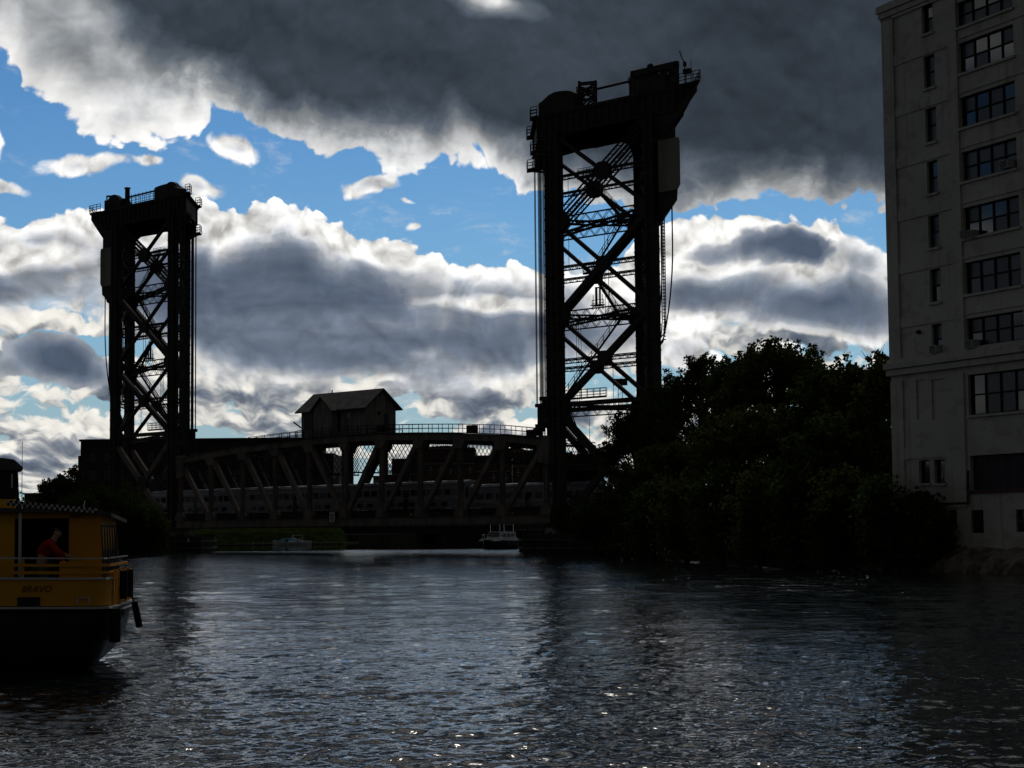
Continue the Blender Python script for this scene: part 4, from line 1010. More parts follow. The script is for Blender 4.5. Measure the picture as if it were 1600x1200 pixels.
# saw gables
for xa,xb,yt,yp in ((650,742,700,696),(768,842,710,697)):
    a_=at(xa,yt,679.6);b_=at(xb,yt,679.6);c_=at((xa+xb)/2,yp,679.6); mb.prism([a_,b_,c_],V3((0,30,0)))
mb.build('wall',M['brick'],b2)
for i,(xa,xb,zt) in enumerate(zz):
    if i==0: continue
    n=max(1,int((xb-xa)/3.4)); st=(xb-xa)/n
    for r_ in range(3):
        for k in range(n):
            c=V3((xa+st*(k+.5),679.95+(i%2)*.8,zt-3.2-r_*4.6)); w_=MB().box(c,(1.05,0,0),(0,.06,0),(0,0,1.5)).build('window',M['glass'],b2)
            if r_==1: MB().box(c-V3((0,.08,0)),(.07,0,0),(0,.02,0),(0,0,1.45)).box(c-V3((0,.08,0)),(1.0,0,0),(0,.02,0),(0,0,.05)).build('frame',M['white'],w_)
    MB().box(V3(((xa+xb)/2,679.8+(i%2)*.8,zt-5.6)),((xb-xa)/2,0,0),(0,.15,0),(0,0,.15)).build('string_course',M['weight'],b2); MB().box(V3(((xa+xb)/2,679.8+(i%2)*.8,zt-.1)),((xb-xa)/2+.1,0,0),(0,.2,0),(0,0,.25)).build('coping',M['weight'],b2)
def lowb(x0,x1,yt,D,dep,label,m='shed',rf=0,D2=None):
    r_=thing('low_building',label,'building',at((x0+x1)/2,830,D)); r_.location.z=2.2
    mb=MB(); xa,xb,z=blk(mb,x0,x1,yt,D,dep,2.2); mb.build('wall',M[m],r_)
    mb=MB(); mb.box(V3(((xa+xb)/2,D+dep/2-.3,z+.15)),((xb-xa)/2+.5,0,0),(0,dep/2+.6,0),(0,0,.2)); mb.build('roof',M['roof'],r_)
lowb(38,112,772,560,20,'long low dark roofed building on the horizon between shed and willow')
lowb(583,598,745,690,20,'small grey block seen in the sky gap under the span','weight')
lowb(521.5,530,741,610,20,'pale narrow block in the gap beside the dark warehouse','weight')
lowb(523,860,822,598,30,'long low dark wharf shed across the far end of the river','darkbrick')
lowb(505,640,775,640,14,'added low dark block closing the bright gap behind the train wheels near mid span','darkbrick')  # dark block added to shut out bright sky beneath the train
for x,yt,D,l in ((63,753,400,'thin mast above the low building between shed and willow'),(35,690,300,'very thin tall mast right of the dark shed roof'),(921,655,300,'thin upright pole left of the trees inside the right tower'),(947,652,305,'second thin pole nearest the trees inside the right tower')):
    p=at(x,yt,D); solo(MB().tube(V3((p.x,p.y,1.5)),p,.07,.04,n=6),'mast',M['steel'],l,'mast',V3((p.x,p.y,1.5)),'thin masts on the skyline')
p=at(969,592,300); r_=thing('floodlight_tower','small floodlight on a ladder mast seen through the right tower','floodlight',V3((p.x,p.y,1.5)))
mb=MB()
for s1 in (-.45,.45): mb.beam(V3((p.x+s1,p.y,1.5)),V3((p.x+s1*.7,p.y,p.z-1)),.09,.09)
for k in range(22): mb.beam(V3((p.x-.4,p.y,2+k*1.15)),V3((p.x+.4,p.y,2.6+k*1.15)),.05,.05)
mb.build('mast',M['steel'],r_); MB().box(p-Z*.5,(1.1,0,0),(0,.5,0),(0,0,.5)).build('lamp_head',M['steel'],r_)
# ======================================================================= bridge tender's shed on the left bank
r_=thing('watch_shed','dark boarded watch shed with overhanging roof at the left edge above the yellow boat','shed',V3((at(10,780,170).x,170,1.5)))
xL=at(-60,780,170).x; xR=at(29,780,170).x; xT=at(28,730,170).x-.0; ze=at(28,729,170).z; zt=at(0,716,170).z
mb=MB(); mb.hexa([V3((xL,170,1.5)),V3((at(34,780,170).x,170,1.5)),V3((at(34,780,170).x-1.5,175,1.5)),V3((xL-1.5,175,1.5)),V3((xL,170,ze)),V3((xT,170,ze)),V3((xT-1.5,175,ze)),V3((xL-1.5,175,ze))]); mb.build('wall',M['shed'],r_)
xo=at(36,729,169.2).x; xm=at(22,718,169.2).x
mb=MB(); mb.prism([V3((xL-.5,169.2,zt+.15)),V3((xm-1.,169.2,zt)),V3((xm,169.2,zt-.15)),V3((xo,169.2,ze-.1)),V3((xo,169.2,ze-.3)),V3((xL-.5,169.2,ze-.3))],V3((-1.9,6.6,0))); mb.build('roof',M['roof'],r_)
c=at(18,731,169.9); MB().box(c,(.42,0,0),(0,.1,0),(0,0,.25)).build('lamp_box',M['weight'],r_)
c=at(19,751,169.9); MB().box(c,(.07,0,0),(0,.06,0),(0,0,.62)).build('window_slit',M['chrome'],r_)
# ======================================================================= trees
def leaf_cloud(centres,n_each,size,spread,rnd,flat=.8,droop=0.):
    """leaf-sized folded quads scattered in clusters (numpy for speed)"""
    rs=np.random.RandomState(rnd.randint(0,10**6)); c=np.repeat(np.array(centres)[:,:3],n_each,axis=0)
    sp=np.repeat(np.array([x[3] for x in centres]),n_each)[:,None]*spread
    n=len(c); off=rs.normal(0,1,(n,3)); off/=np.linalg.norm(off,axis=1)[:,None]; off*=(rs.rand(n)**.62*2.25)[:,None]*sp*np.array([1,1,flat]);
    if droop: off[:,2]-=np.abs(rs.exponential(droop,n))
    p=c+off
    d=rs.normal(0,1,(n,3)); d[:,2]-=.3+droop*1.5; d/=np.linalg.norm(d,axis=1)[:,None]
    e=np.cross(d,rs.normal(0,1,(n,3))); e/=np.linalg.norm(e,axis=1)[:,None]
    s=(size*(.6+.8*rs.rand(n)))[:,None]; wd=.42 if not droop else .2
    v=np.stack([p-d*s*.5,p+e*s*wd,p+d*s*.5,p-e*s*wd],axis=1).reshape(-1,3)
    return v
def mesh_leaves(name,v,m,parent):
    off=base_of(parent); n=len(v)//4; me=bpy.data.meshes.new(name); me.vertices.add(len(v)); me.vertices.foreach_set('co',(v-np.array(off)).ravel())
    me.loops.add(len(v)); me.loops.foreach_set('vertex_index',np.arange(len(v),dtype=np.int32)); me.polygons.add(n)
    me.polygons.foreach_set('loop_start',np.arange(0,4*n,4,dtype=np.int32)); me.update(calc_edges=True); me.materials.append(m)
    o=bpy.data.objects.new(name,me); COL.objects.link(o)
    if parent: o.parent=parent
    return o
def tree(x,ytop,wpx,D,ybase,label,rnd,m='leaf',dens=1.,size=.27,airy=.0,group='trees on the bank right of the bridge',zg=1.5,nc=None,name='leafy_tree'):
    tp=at(x,ytop,D); base=V3((tp.x,D,zg)); H=tp.z-zg; R_=wpx/3000*D/2; zb=at(x,ybase,D).z; zb=max(zb,zg+.5)
    r_=thing(name,label,'tree',base,group)
    mid=(tp.z+zb)/2; rz=(tp.z-zb)/2
    limbs=MB(); cents=[]; h0=max(zg+.5,zb+rz*.1)
    pts=[base]; 
    for k in range(1,6): pts.append(base+V3((rnd.uniform(-.35,.35),rnd.uniform(-.35,.35),H*k/6)))
    for k in range(5): limbs.tube(pts[k],pts[k+1],.32*(1-k*.16),.32*(1-(k+1)*.16),n=7)
    nc=nc or int((55+R_*rz*3.0*dens)*(1-airy*.45))
    for i in range(nc):
        uz=rnd.uniform(-1,1) if i%3 else rnd.uniform(.35,1)
        rmax=(1-max(0,uz)**2.4)**.5*(1-.25*min(0,uz)**2); q_=rnd.uniform(.0,1)**.42*rmax; an=rnd.uniform(0,2*math.pi)
        u_=V3((math.cos(an)*q_,math.sin(an)*q_,uz))
        lump=.88+.14*math.sin(u_.x*5+u_.y*3+x)*math.cos(u_.z*4+x*.7)
        c=V3((base.x+u_.x*R_*lump,base.y+u_.y*R_*.85*lump,mid+u_.z*rz*(.88+.1*(lump-.88)))); cents.append((c.x,c.y,c.z,rnd.uniform(.45,1.1)*max(.4,R_*.115)))
        if i%2==0:
            a_=pts[min(5,max(1,int((c.z-zg)/H*5)))]; mdp=a_.lerp(c,.5)+V3((0,0,-.3)); limbs.tube(a_,mdp,.12,.07,n=5,cap=False); limbs.tube(mdp,c,.07,.025,n=5,cap=False)
    limbs.build('trunk',M['bark'],r_)
    v=leaf_cloud(cents,int(135*(1-airy*.6)),size,1.,rnd)
    spr=[]                                             # loose sprays breaking the outline
    for i in range(int(nc*1.1)):
        uz=rnd.uniform(-.6,1); q_=(1-max(0,uz)**2.4)**.5; an=rnd.uniform(0,2*math.pi); k_=rnd.uniform(.86,1.12)
        p0=V3((base.x+math.cos(an)*q_*R_*k_,base.y+math.sin(an)*q_*R_*.85*k_,mid+uz*rz*(.82+.12*k_)))
        dr=V3((math.cos(an)*q_,math.sin(an)*q_,uz+.5)).normalized()
        for j in range(3): c=p0+dr*(.38*j); spr.append((c.x,c.y,c.z,.30-.07*j))
    v=np.concatenate([v,leaf_cloud(spr,int(22*(1-airy*.4)),size*.9,1.,rnd)])
    mesh_leaves('crown',v,M[m],r_); return r_
rt_=random.Random(21)
TR=[ # x, top y, width px, D, crown base y, label, airy
 (1092,556,128,205,790,'airy tree just right of the right lift tower, sky showing through its crown',.42),
 (1150,556,110,190,800,'tree between the airy tree and the tallest domed one',.15),
 (1218,532,190,170,850,'tallest broad domed tree, midway between right lift tower and warehouse',.0),
 (1292,572,120,158,850,'tree between the tallest dome and the warehouse, behind the others',.1),
 (1332,560,95,148,860,'upright narrow tree left of the one touching the warehouse corner',.1),
 (1376,556,76,142,850,'tree standing against the left corner of the warehouse',.15),
 (990,642,115,229,850,'low tree inside the foot of the right lift tower',.12),
 (1050,598,110,222,800,'loose tree directly beside the rear leg of the right lift tower',.35),
 (1030,640,70,218,860,'slim leafy tree squeezed against the rear leg of the right tower',.1),
 (1180,640,210,160,880,'broad dark lower tree in front of the tall dome',.0),
 (1060,700,190,190,885,'low wide tree spreading down to the water between tower and dome',.0),
 (1392,668,100,139,888,'rounded lower tree hiding the trunks beside the warehouse corner',.0),
 (1310,660,190,142,885,'wide low tree in front of the two narrow ones, left of the warehouse',.0),
]
for x,yt,w_,D,yb,l,ai in TR: tree(x,yt,w_,D,yb,l,rt_,m=rt_.choice(['leaf','leaf2','leaf']),airy=ai)
# bare twigs above the last tree
p=at(1367,575,143); r_=thing('dead_tree','bare leafless twigs sticking up beside the warehouse corner','tree',V3((p.x,143,1.5)))
mb=MB(); mb.tube(V3((p.x,143,1.5)),p,.16,.07,n=6); rr=random.Random(3)
for k in range(9):
    q=p+V3((rr.uniform(-1.1,1.),rr.uniform(-.5,.5),rr.uniform(.6,1.9))); mdp=p.lerp(q,.5)+V3((rr.uniform(-.15,.15),0,.0)); mb.tube(p-Z*rr.uniform(0,1),mdp,.045,.03,n=5); mb.tube(mdp,q,.03,.012,n=4); mb.tube(mdp,mdp+V3((rr.uniform(-.6,.6),0,rr.uniform(.2,.9))),.02,.01,n=4)
mb.build('trunk',M['bark'],r_)
# shrubs hanging over the water all along the right bank
def shrub(c,R_,H,label,rnd,m,group,droop=.0,size=.3,n=None):
    r_=thing('shrub' if not droop else 'hanging_shrub',label,'bush',V3((c[0],c[1],c[2])),group)
    mb=MB(); cents=[]
    for i in range(n or 26):
        an=rnd.uniform(0,2*math.pi); q=rnd.random()**.5*R_; z=H*(.12+.8*rnd.random())*(1-.35*(q/R_)**2)
        p=V3((c[0]+math.cos(an)*q,c[1]+math.sin(an)*q,c[2]+z)); cents.append((p.x,p.y,p.z,rnd.uniform(.4,.8)))
        if i%3==0: mb.tube(V3((c[0],c[1],c[2]-.3)),p,.07,.02,n=5,cap=False)
    mb.build('stem',M['bark'],r_)
    mesh_leaves('foliage',leaf_cloud(cents,110,size,1.,rnd,droop=droop),M[m],r_); return r_
bank=[(12.2,262),(14.5,236),(14.8,215),(15.8,196),(18.6,172),(21.2,152),(24.,140),(26.3,134)]
wat=['olive','dark green','thin','dense','sprawling','rounded']; pos=['at the foot of the right lift tower pier','a little right of the tower pier','left of the low wide tree','under the airy tree','below the gap before the tall dome','under the left side of the tall dome','under the middle of the tall dome','under the right side of the tall dome','below the narrow trees','left of the lowest warehouse corner','against the warehouse ledge']
nS=11
for i in range(nS):
    x=[885,925,968,1012,1060,1115,1175,1240,1310,1375,1438][i]; yw=[862,866,871,876,880,884,887,889,891,893,893][i]
    D=9000/(yw-(828-(x-800)*.0095)); c=at(x,yw,D)
    R_=(26+rt_.uniform(-2,10))/3000*D*1.15
    shrub((c.x+R_*.4,c.y+R_*.6,.3),R_*1.15,[5.5,7.5,8.5,8.,8,8,8,7.5,7.5,6.5,4.6][i],'%s waterside bush %s'%(wat[i%6],pos[i]),rt_,'leaf' if i%2 else 'leaf2','bushes overhanging the right bank',n=46)
for i,(x,yt,wd,D) in enumerate(((905,770,80,250),(960,745,90,238),(1430,775,90,128.5),(1015,760,90,222),(1120,760,120,185))):
    c=at(x,yt,D); shrub((c.x,D,1.5),wd/3000*D/2,c.z-1.5,['rounded bush in front of the right tower legs','taller bush between the right tower legs and trees','bush leaning against the lower wall of the warehouse','middle bush behind the waterside bushes near the tower','bush behind the waterside ones under the airy tree'][i],rt_,'leaf','bushes behind the waterside row',n=44)
# willow and trees on the left bank
def willow(x,yt,wpx,D,label):
    tp=at(x,yt,D); R_=wpx/3000*D/2; r_=thing('willow_tree',label,'tree',V3((tp.x,D,1.5)),'trees on the left bank')
    mb=MB(); mb.tube(V3((tp.x,D,1.)),V3((tp.x,D,tp.z*.6)),.5,.3,n=8); cents=[]
    for i in range(150):
        an=rt_.uniform(0,2*math.pi); q=rt_.random()**.5; z=1.5+(tp.z-1.5)*(1-.55*q*q)*rt_.uniform(.55,1.)
        p=V3((tp.x+math.cos(an)*q*R_,D+math.sin(an)*q*R_,z)); cents.append((p.x,p.y,p.z,.5))
        if i%4==0: mb.tube(V3((tp.x,D,tp.z*.55)),p,.12,.03,n=5,cap=False)
    mb.build('trunk',M['bark'],r_); mesh_leaves('crown',leaf_cloud(cents,130,.42,1.,rt_,droop=1.3),M['willow'],r_)
willow(190,752,120,285,'drooping willow in front of the left lift tower foot')
willow(222,778,80,288,'low drooping willow nearest the left pier')
willow(150,756,90,280,'dense middle willow between the two other tall ones')
willow(120,766,90,275,'smaller willow left of the drooping one, above the yellow boat')
tree(97,748,62,290,800,'small dark bushy tree rising left of the willows',rt_,group='trees on the left bank',size=.3)
tree(116,733,22,300,770,'wispy treetop at the corner of the dark warehouse',rt_,group='trees on the left bank',size=.3,airy=.5,m='willow',nc=9)
p=at(33,768,171); shrub((p.x,170,1.5),1.0,p.z-1.5,'reddish leaved vine climbing beside the dark shed',rt_,'leaf2','plants on the left bank',n=26,size=.2)
for i,(x,w_,l) in enumerate(((225,70,'bush at the waterline left of the left tower pier'),(175,60,'bush on the left bank just right of the yellow boat'))):
    c=at(x,838,296); shrub((c.x,297,.6),w_/3000*296/2,2.8,l,rt_,'leaf','plants on the left bank',n=30)
tree(915,712,90,262,760,'rounded dark treetop low between the legs of the right tower',rt_,size=.3,group='trees on the bank right of the bridge')
# ======================================================================= yellow water taxi
e1=V3((-.995,-.10,0)); e2=V3((-.10,.995,0)); c0=at(172,951,42.5); C0=V3((c0.x,c0.y,0))
def b(l,d,z): return C0+e1*l+e2*d+Z*z            # l: along the side towards the left, d: inboard, z: height
BL_=16.; BM=5.0
def sheer(l,z0): return z0+.012*l+.0015*l*l*.0
taxi=thing('water_taxi','yellow and black passenger boat at the left edge with chequered roof band','boat',b(6,2.7,0))
def outline(z,inset,rad,N_=7):
    """plan of the boat: straight side, rounded corners at the right end"""
    pts=[b(BL_,inset,z)]
    for k in range(N_+1):
        a_=math.pi/2*k/N_; pts.append(b(inset+rad-rad*math.sin(a_),inset+rad-rad*math.cos(a_),z))
    for k in range(N_+1):
        a_=math.pi/2*k/N_; pts.append(b(inset+rad-rad*math.cos(a_),BM-inset-rad+rad*math.sin(a_),z))
    pts.append(b(BL_,BM-inset,z)); return pts
def loft(rings,name,m,parent,capt=True,capb=False,smooth=False):
    mb=MB(); n=len(rings[0]); vs=[p for r_ in rings for p in r_]
    fs=[(n*i+k,n*i+(k+1)%n,n*(i+1)+(k+1)%n,n*(i+1)+k) for i in range(len(rings)-1) for k in range(n)]
    if capt: fs.append(tuple(range(n*(len(rings)-1),n*len(rings))))
    if capb: fs.append(tuple(range(n-1,-1,-1)))
    mb.add(vs,fs); return mb.build(name,m,parent,smooth)
def sh(pts,k=.012): return [p+Z*((p-C0).dot(e1)*k) for p in pts]
hull=loft([outline(-.6,1.1,.9),outline(0.0,.62,.9),outline(.3,.30,.8),outline(.65,.10,.7),outline(1.0,.02,.6),sh(outline(1.24,.0,.55)),sh(outline(1.34,-.05,.55))],'hull',M['hull'],taxi,True)
loft([sh(outline(1.35,-.09,.55)),sh(outline(1.40,-.09,.55))],'rub_rail',M['chrome'],taxi)
loft([sh(outline(1.41,.03,.5)),sh(outline(1.42,.03,.5))],'deck',M['roof'],taxi)
# bulwark: thin yellow wall around the deck edge (side solid, end with gate slats)
def wallband(z0,z1,ins,thk,rad,l0,seg=None,k0=.012,k1=.016):
    o1=outline(z0,ins,rad); o2=outline(z1,ins,rad); i1=outline(z0,ins+thk,rad-thk*.5); i2=outline(z1,ins+thk,rad-thk*.5)
    mb=MB(); n=len(o1); o1,i1=sh(o1,k0),sh(i1,k0); o2,i2=sh(o2,k1),sh(i2,k1)
    for k in range(n-1):
        if seg and not seg(k): continue
        mb.hexa([o1[k],o1[k+1],i1[k+1],i1[k],o2[k],o2[k+1],i2[k+1],i2[k]])
    return mb
wallband(1.41,1.99,.03,.09,.5,0,lambda k:k<9 or k>12).build('bulwark',M['yellow'],taxi)
wallband(1.99,2.03,.0,.15,.5,0,lambda k:True).build('bulwark_cap',M['chrome'],taxi)
mb=wallband(2.11,2.17,.05,.06,.5,0,lambda k:k<9); 
o=wallband(2.27,2.33,.05,.06,.5,0,lambda k:k<9); mb.add(o.v,o.f); mb.build('rail_bar',M['yellow'],taxi)
wallband(2.44,2.47,.05,.04,.5,0,lambda k:k<9).build('handrail',M['chrome'],taxi)
for l in [x*1.35+.55 for x in range(12)]: MB().beam(b(l,.09,1.9+l*.012),b(l,.09,2.44+l*.016),.05,.05).build('rail_post',M['yellow'],taxi)
MB().box(b(.78,.1,2.2),e1*.33,e2*.02,Z*.2).build('rail_panel',M['yellow'],taxi)
# end gate with upright slats and black fender bars
mb=MB()
for k in range(9): d=.75+k*.48; mb.beam(b(.03,d,1.42),b(.03,d,2.15+.04*(k%2)),.10,.16,e2)
mb.beam(b(.03,.6,1.75),b(.03,4.8,1.75),.06,.08); mb.build('end_gate',M['yellow'],taxi)
for l_,d_,z0,z1 in ((-.1,.05,.62,1.36),(-.05,2.0,1.5,2.15),(-.05,3.4,1.5,2.15)):
    MB().tube(b(l_,d_,z0),b(l_,d_,z1),.13,n=10).build('fender_bar',M['rubber'],taxi)
mb=MB(); mb.path([b(-.02,2.6,1.95),b(-.15,2.9,1.62),b(-.24,3.0,1.38)],.02,5); fr=mb.build('rope',M['rubber'],taxi)
f_=MB().tube(b(-.24,3.0,1.40),b(-.36,3.05,.80),.075,.085,n=12); f_.build('fender',M['rubber'],taxi)
mb=MB(); mb.prism([b(-.05,1.2,1.25),b(-.14,1.6,1.2),b(-.14,3.6,1.2),b(-.05,4.2,1.25)],Z*.08); mb.prism([b(.15,1.3,.75),b(-.08,1.6,1.05),b(-.08,3.4,1.05),b(.15,4.,.75)],Z*.1); mb.build('swim_platform',M['hull'],taxi)
mb=MB()
mb.beam(b(.45,.0,1.47),b(.45,.0,1.60),.02,.03); mb.beam(b(.45,.0,1.60),b(.7,.0,1.60),.02,.02); mb.beam(b(.7,.0,1.47),b(.7,.0,1.60),.02,.03); mb.build('grab_handle',M['chrome'],taxi)
# recessed scupper box in the side
MB().box(b(1.76,-.005+.03,1.53),e1*.24,e2*.03,Z*.10).build('scupper',M['hull'],taxi)
# name on the side
tx=bpy.data.curves.new('name','FONT'); tx.body='BRAVO'; tx.size=.20; tx.extrude=.004; tx.align_x='LEFT'; tx.shear=.25
to=bpy.data.objects.new('name_tmp',tx); COL.objects.link(to); bpy.context.view_layer.update()
me=bpy.data.meshes.new_from_object(to.evaluated_get(bpy.context.evaluated_depsgraph_get())); bpy.data.objects.remove(to)
nm=bpy.data.objects.new('name_lettering',me); COL.objects.link(nm); me.materials.clear(); me.materials.append(mat('brown_lettering',(.16,.075,.02),.6))
org=b(1.93,.02,1.74); X_=-e1; Zz=Z; Y_=Zz.cross(X_)   # text x along -e1, text y up
for v in me.vertices: v.co=(org+X_*v.co.x+Z*v.co.y+e2*(-.0-v.co.z))-base_of(taxi)
nm.parent=taxi
# cabin
k0=1.12; CD=4.4
zr0,zr1=3.46,3.62
mb=MB()
mb.hexa([b(.27,k0,1.42),b(.27,CD,1.42),b(.35,CD,1.42),b(.35,k0,1.42),b(.35,k0,zr0),b(.35,CD,zr0),b(.43,CD,zr0),b(.43,k0,zr0)])
mb.box(b(.70,k0,2.44),e1*.34,e2*.05,Z*1.0)
mb.box(b(2.4,k0+.0,3.42),e1*2.0,e2*.05,Z*.06)
mb.build('cabin_wall',M['yellow'],taxi)
MB().box(b(2.66,k0,2.6),e1*.42,e2*.06,Z*1.2).build('door_panel',mat('orange_yellow_panel',(.85,.42,.02),.4,var=.1),taxi)
MB().box(b(2.12,k0-.02,2.5),e1*.035,e2*.035,Z*1.05).build('door_post',M['chrome'],taxi)
MB().box(b(2.0,k0+1.9,2.40),e1*1.6,e2*.05,Z*1.0).build('inner_bulkhead',M['rubber'],taxi)
MB().box(b(9.6,2.8,2.45),e1*6.4,e2*1.6,Z*1.0).build('saloon_side',M['yellow'],taxi)
# end windows
wf=MB()
for d in (1.2,1.75,2.3,2.85,3.4,3.95,4.35): wf.beam(b(.25,d,2.02),b(.35,d,3.2),.05,.05)
wf.beam(b(.25,1.15,2.02),b(.25,4.4,2.02),.05,.05); wf.beam(b(.35,1.15,3.18),b(.35,4.4,3.18),.05,.05); wo_=wf.build('end_window',M['roof'],taxi)
MB().add([b(.27,1.2,2.05),b(.27,4.35,2.05),b(.36,4.35,3.15),b(.36,1.2,3.15)],[(0,1,2,3)]).build('pane',M['glass'],wo_)
MB().box(b(.22,2.8,1.88),e1*.03,e2*1.6,Z*.12).build('end_panel',M['weight'],taxi)
# roof: flat top, chequered fascia, sloped visor at the end
mb=MB(); zt=lambda l:3.52+l*.10 if l<3 else 3.82
R1=[(.95,.75),(5.6,.75),(16,.75)]
mb.add([b(.42,.8,zt(.42)),b(16,.8,zt(12)),b(16,4.9,zt(12)),b(.42,4.9,zt(.42)-.1),b(.10,1.1,3.47),b(.10,4.6,3.34),b(.42,.8,zt(.42)-.1),b(16,.8,zt(12)-.1),b(16,4.9,zt(12)-.1),b(.42,4.9,zt(.42)-.2),b(.10,1.1,3.39),b(.10,4.6,3.26)],
 [(0,3,2,1),(0,4,5,3),(6,7,8,9),(6,9,11,10),(0,1,7,6),(0,6,10,4),(4,10,11,5),(5,11,9,3)]); rf=mb.build('roof',M['roof'],taxi)
wh,bk=(.55,.55,.55),(.015,.015,.015); mw=MB(); mk=MB()
n=33
for i in range(n):
    l0=.42+i*.06; 
    for r_ in range(2):
        z=zt(l0)-.085+r_*.06+.01
        (mw if (i+r_)%2 else mk).box(b(l0,.78,z),e1*.03,e2*.012,Z*.03)
mw.build('chequer_white',mat('chequer_white_paint',wh,.5,var=.08),rf); mk.build('chequer_black',M['rubber'],rf)
MB().tube(b(.75,1.2,3.55),b(.70,1.2,3.75),.012,n=5).build('aerial',M['chrome'],rf)
# ---------------------------------------------------------------- person on board
def skinned(name,joints,edges,m,parent,root=0,sub=2):
    off=base_of(parent); me=bpy.data.meshes.new(name); me.from_pydata([tuple(V3(j[0])-off) for j in joints],edges,[]); o=bpy.data.objects.new(name,me); COL.objects.link(o)
    md=o.modifiers.new('Skin','SKIN'); sv=me.skin_vertices[0].data
    for i,j in enumerate(joints): sv[i].radius=(j[1],j[2] if len(j)>2 else j[1]); sv[i].use_root=(i==root)
    s_=o.modifiers.new('Sub','SUBSURF'); s_.levels=sub; s_.render_levels=sub
    bpy.context.view_layer.update(); ev=o.evaluated_get(bpy.context.evaluated_depsgraph_get()); m2=bpy.data.meshes.new_from_object(ev)
    o.modifiers.clear(); o.data=m2; m2.materials.clear(); m2.materials.append(m); m2.polygons.foreach_set('use_smooth',[True]*len(m2.polygons)); o.parent=parent; return o
pl_=k0-.35
def pb(x,z,d=0.): 
    q=at(x,800,42.5+pl_); l=(V3((q.x,q.y,0))-C0).dot(e1); return b(l,pl_+d,z)
per=thing('person','person in a red jacket bending forward to the rail on the yellow boat','person',pb(70,1.42))
hip=pb(65,2.46); ch=pb(80,2.80,-.02); nk=pb(87,2.90,-.04); hd=pb(92,3.01,-.06)
feet=[(pb(64,1.50,-.1),pb(69,1.48,-.1)),(pb(71,1.50,.14),pb(76,1.48,.14))]
J=[(hip,.13,.11),(pb(72,2.66),.14,.12),(ch,.165,.13),(nk,.06),(hd,.085,.10),(pb(93,3.09,-.06),.075,.09),
   (pb(82,2.80,-.22),.065),(pb(96,2.60,-.30),.048),(pb(112,2.52,-.42),.036),(pb(118,2.50,-.47),.036,.018),
   (pb(82,2.78,.2),.065),(pb(91,2.50,.2),.048),(pb(102,2.36,.1),.036),(pb(107,2.33,.06),.034,.018),
   (pb(65,2.34,-.1),.10),(pb(70,1.94,-.11),.065),(feet[0][0],.045),(feet[0][1],.04,.03),
   (pb(68,2.34,.12),.10),(pb(74,1.94,.14),.065),(feet[1][0],.045),(feet[1][1],.04,.03)]
ED=[(0,1),(1,2),(2,3),(3,4),(4,5),(2,6),(6,7),(7,8),(8,9),(2,10),(10,11),(11,12),(12,13),(0,14),(14,15),(15,16),(16,17),(0,18),(18,19),(19,20),(20,21)]
body=skinned('body',J,ED,M['skin'],per)
Jj=[(hip,.185,.165),(pb(72,2.67),.19,.17),(ch,.21,.17),(pb(86,2.87,-.04),.09),(pb(82,2.80,-.22),.09),(pb(96,2.60,-.30),.07),(pb(110,2.525,-.40),.055),(pb(82,2.78,.2),.09),(pb(91,2.50,.2),.07),(pb(100,2.37,.11),.055)]
skinned('jacket',Jj,[(0,1),(1,2),(2,3),(2,4),(4,5),(5,6),(2,7),(7,8),(8,9)],M['red'],per)
Jt=[(pb(65.5,2.46),.19,.165),(pb(65,2.3,-.1),.115),(pb(70,1.94,-.11),.085),(pb(64.5,1.55,-.1),.07),(pb(68,2.3,.12),.115),(pb(74,1.94,.14),.085),(pb(71.5,1.55,.14),.07)]
skinned('trousers',Jt,[(0,1),(1,2),(2,3),(0,4),(4,5),(5,6)],M['jeans'],per)
skinned('hair',[(pb(89.8,3.07,-.06),.10,.115),(pb(92.5,3.13,-.06),.09,.10)],[(0,1)],M['hair'],per)
for s_ in (-.035,.035): 
    MB().box(pb(97.0,3.04,-.06+s_),e1*.008,e2*.014,Z*.007).build('eye',M['rubber'],per)
MB().prism([pb(96.6,3.01,-.08),pb(96.6,3.01,-.04),pb(98.4,2.99,-.06)],Z*.03).build('nose',M['skin'],per)
MB().box(pb(96.4,2.955,-.06),e1*.01,e2*.03,Z*.006).build('mouth',mat('lips',(.3,.1,.09),.6),per)
# five fingers for each hand
for wr,dr in ((pb(118,2.50,-.47),(-e1*.9-Z*.35-e2*.1)),(pb(107,2.33,.06),(-e1*.8-Z*.5))):
    mb=MB()
    for k in range(4):
        o_=e2*(.024*(k-1.5)); L_=(.07,.08,.075,.06)[k]; a_=wr+dr.normalized()*.03+o_; m1=a_+dr.normalized()*L_*.6; m2_=m1+(dr.normalized()-Z*.9).normalized()*L_*.5
        mb.tube(a_,m1,.011,.010,n=6); mb.tube(m1,m2_,.010,.008,n=6)
    a_=wr-e2*.035; mb.tube(a_,a_+(dr.normalized()-e2*.8).normalized()*.06,.013,.01,n=6); mb.build('fingers',M['skin'],per)
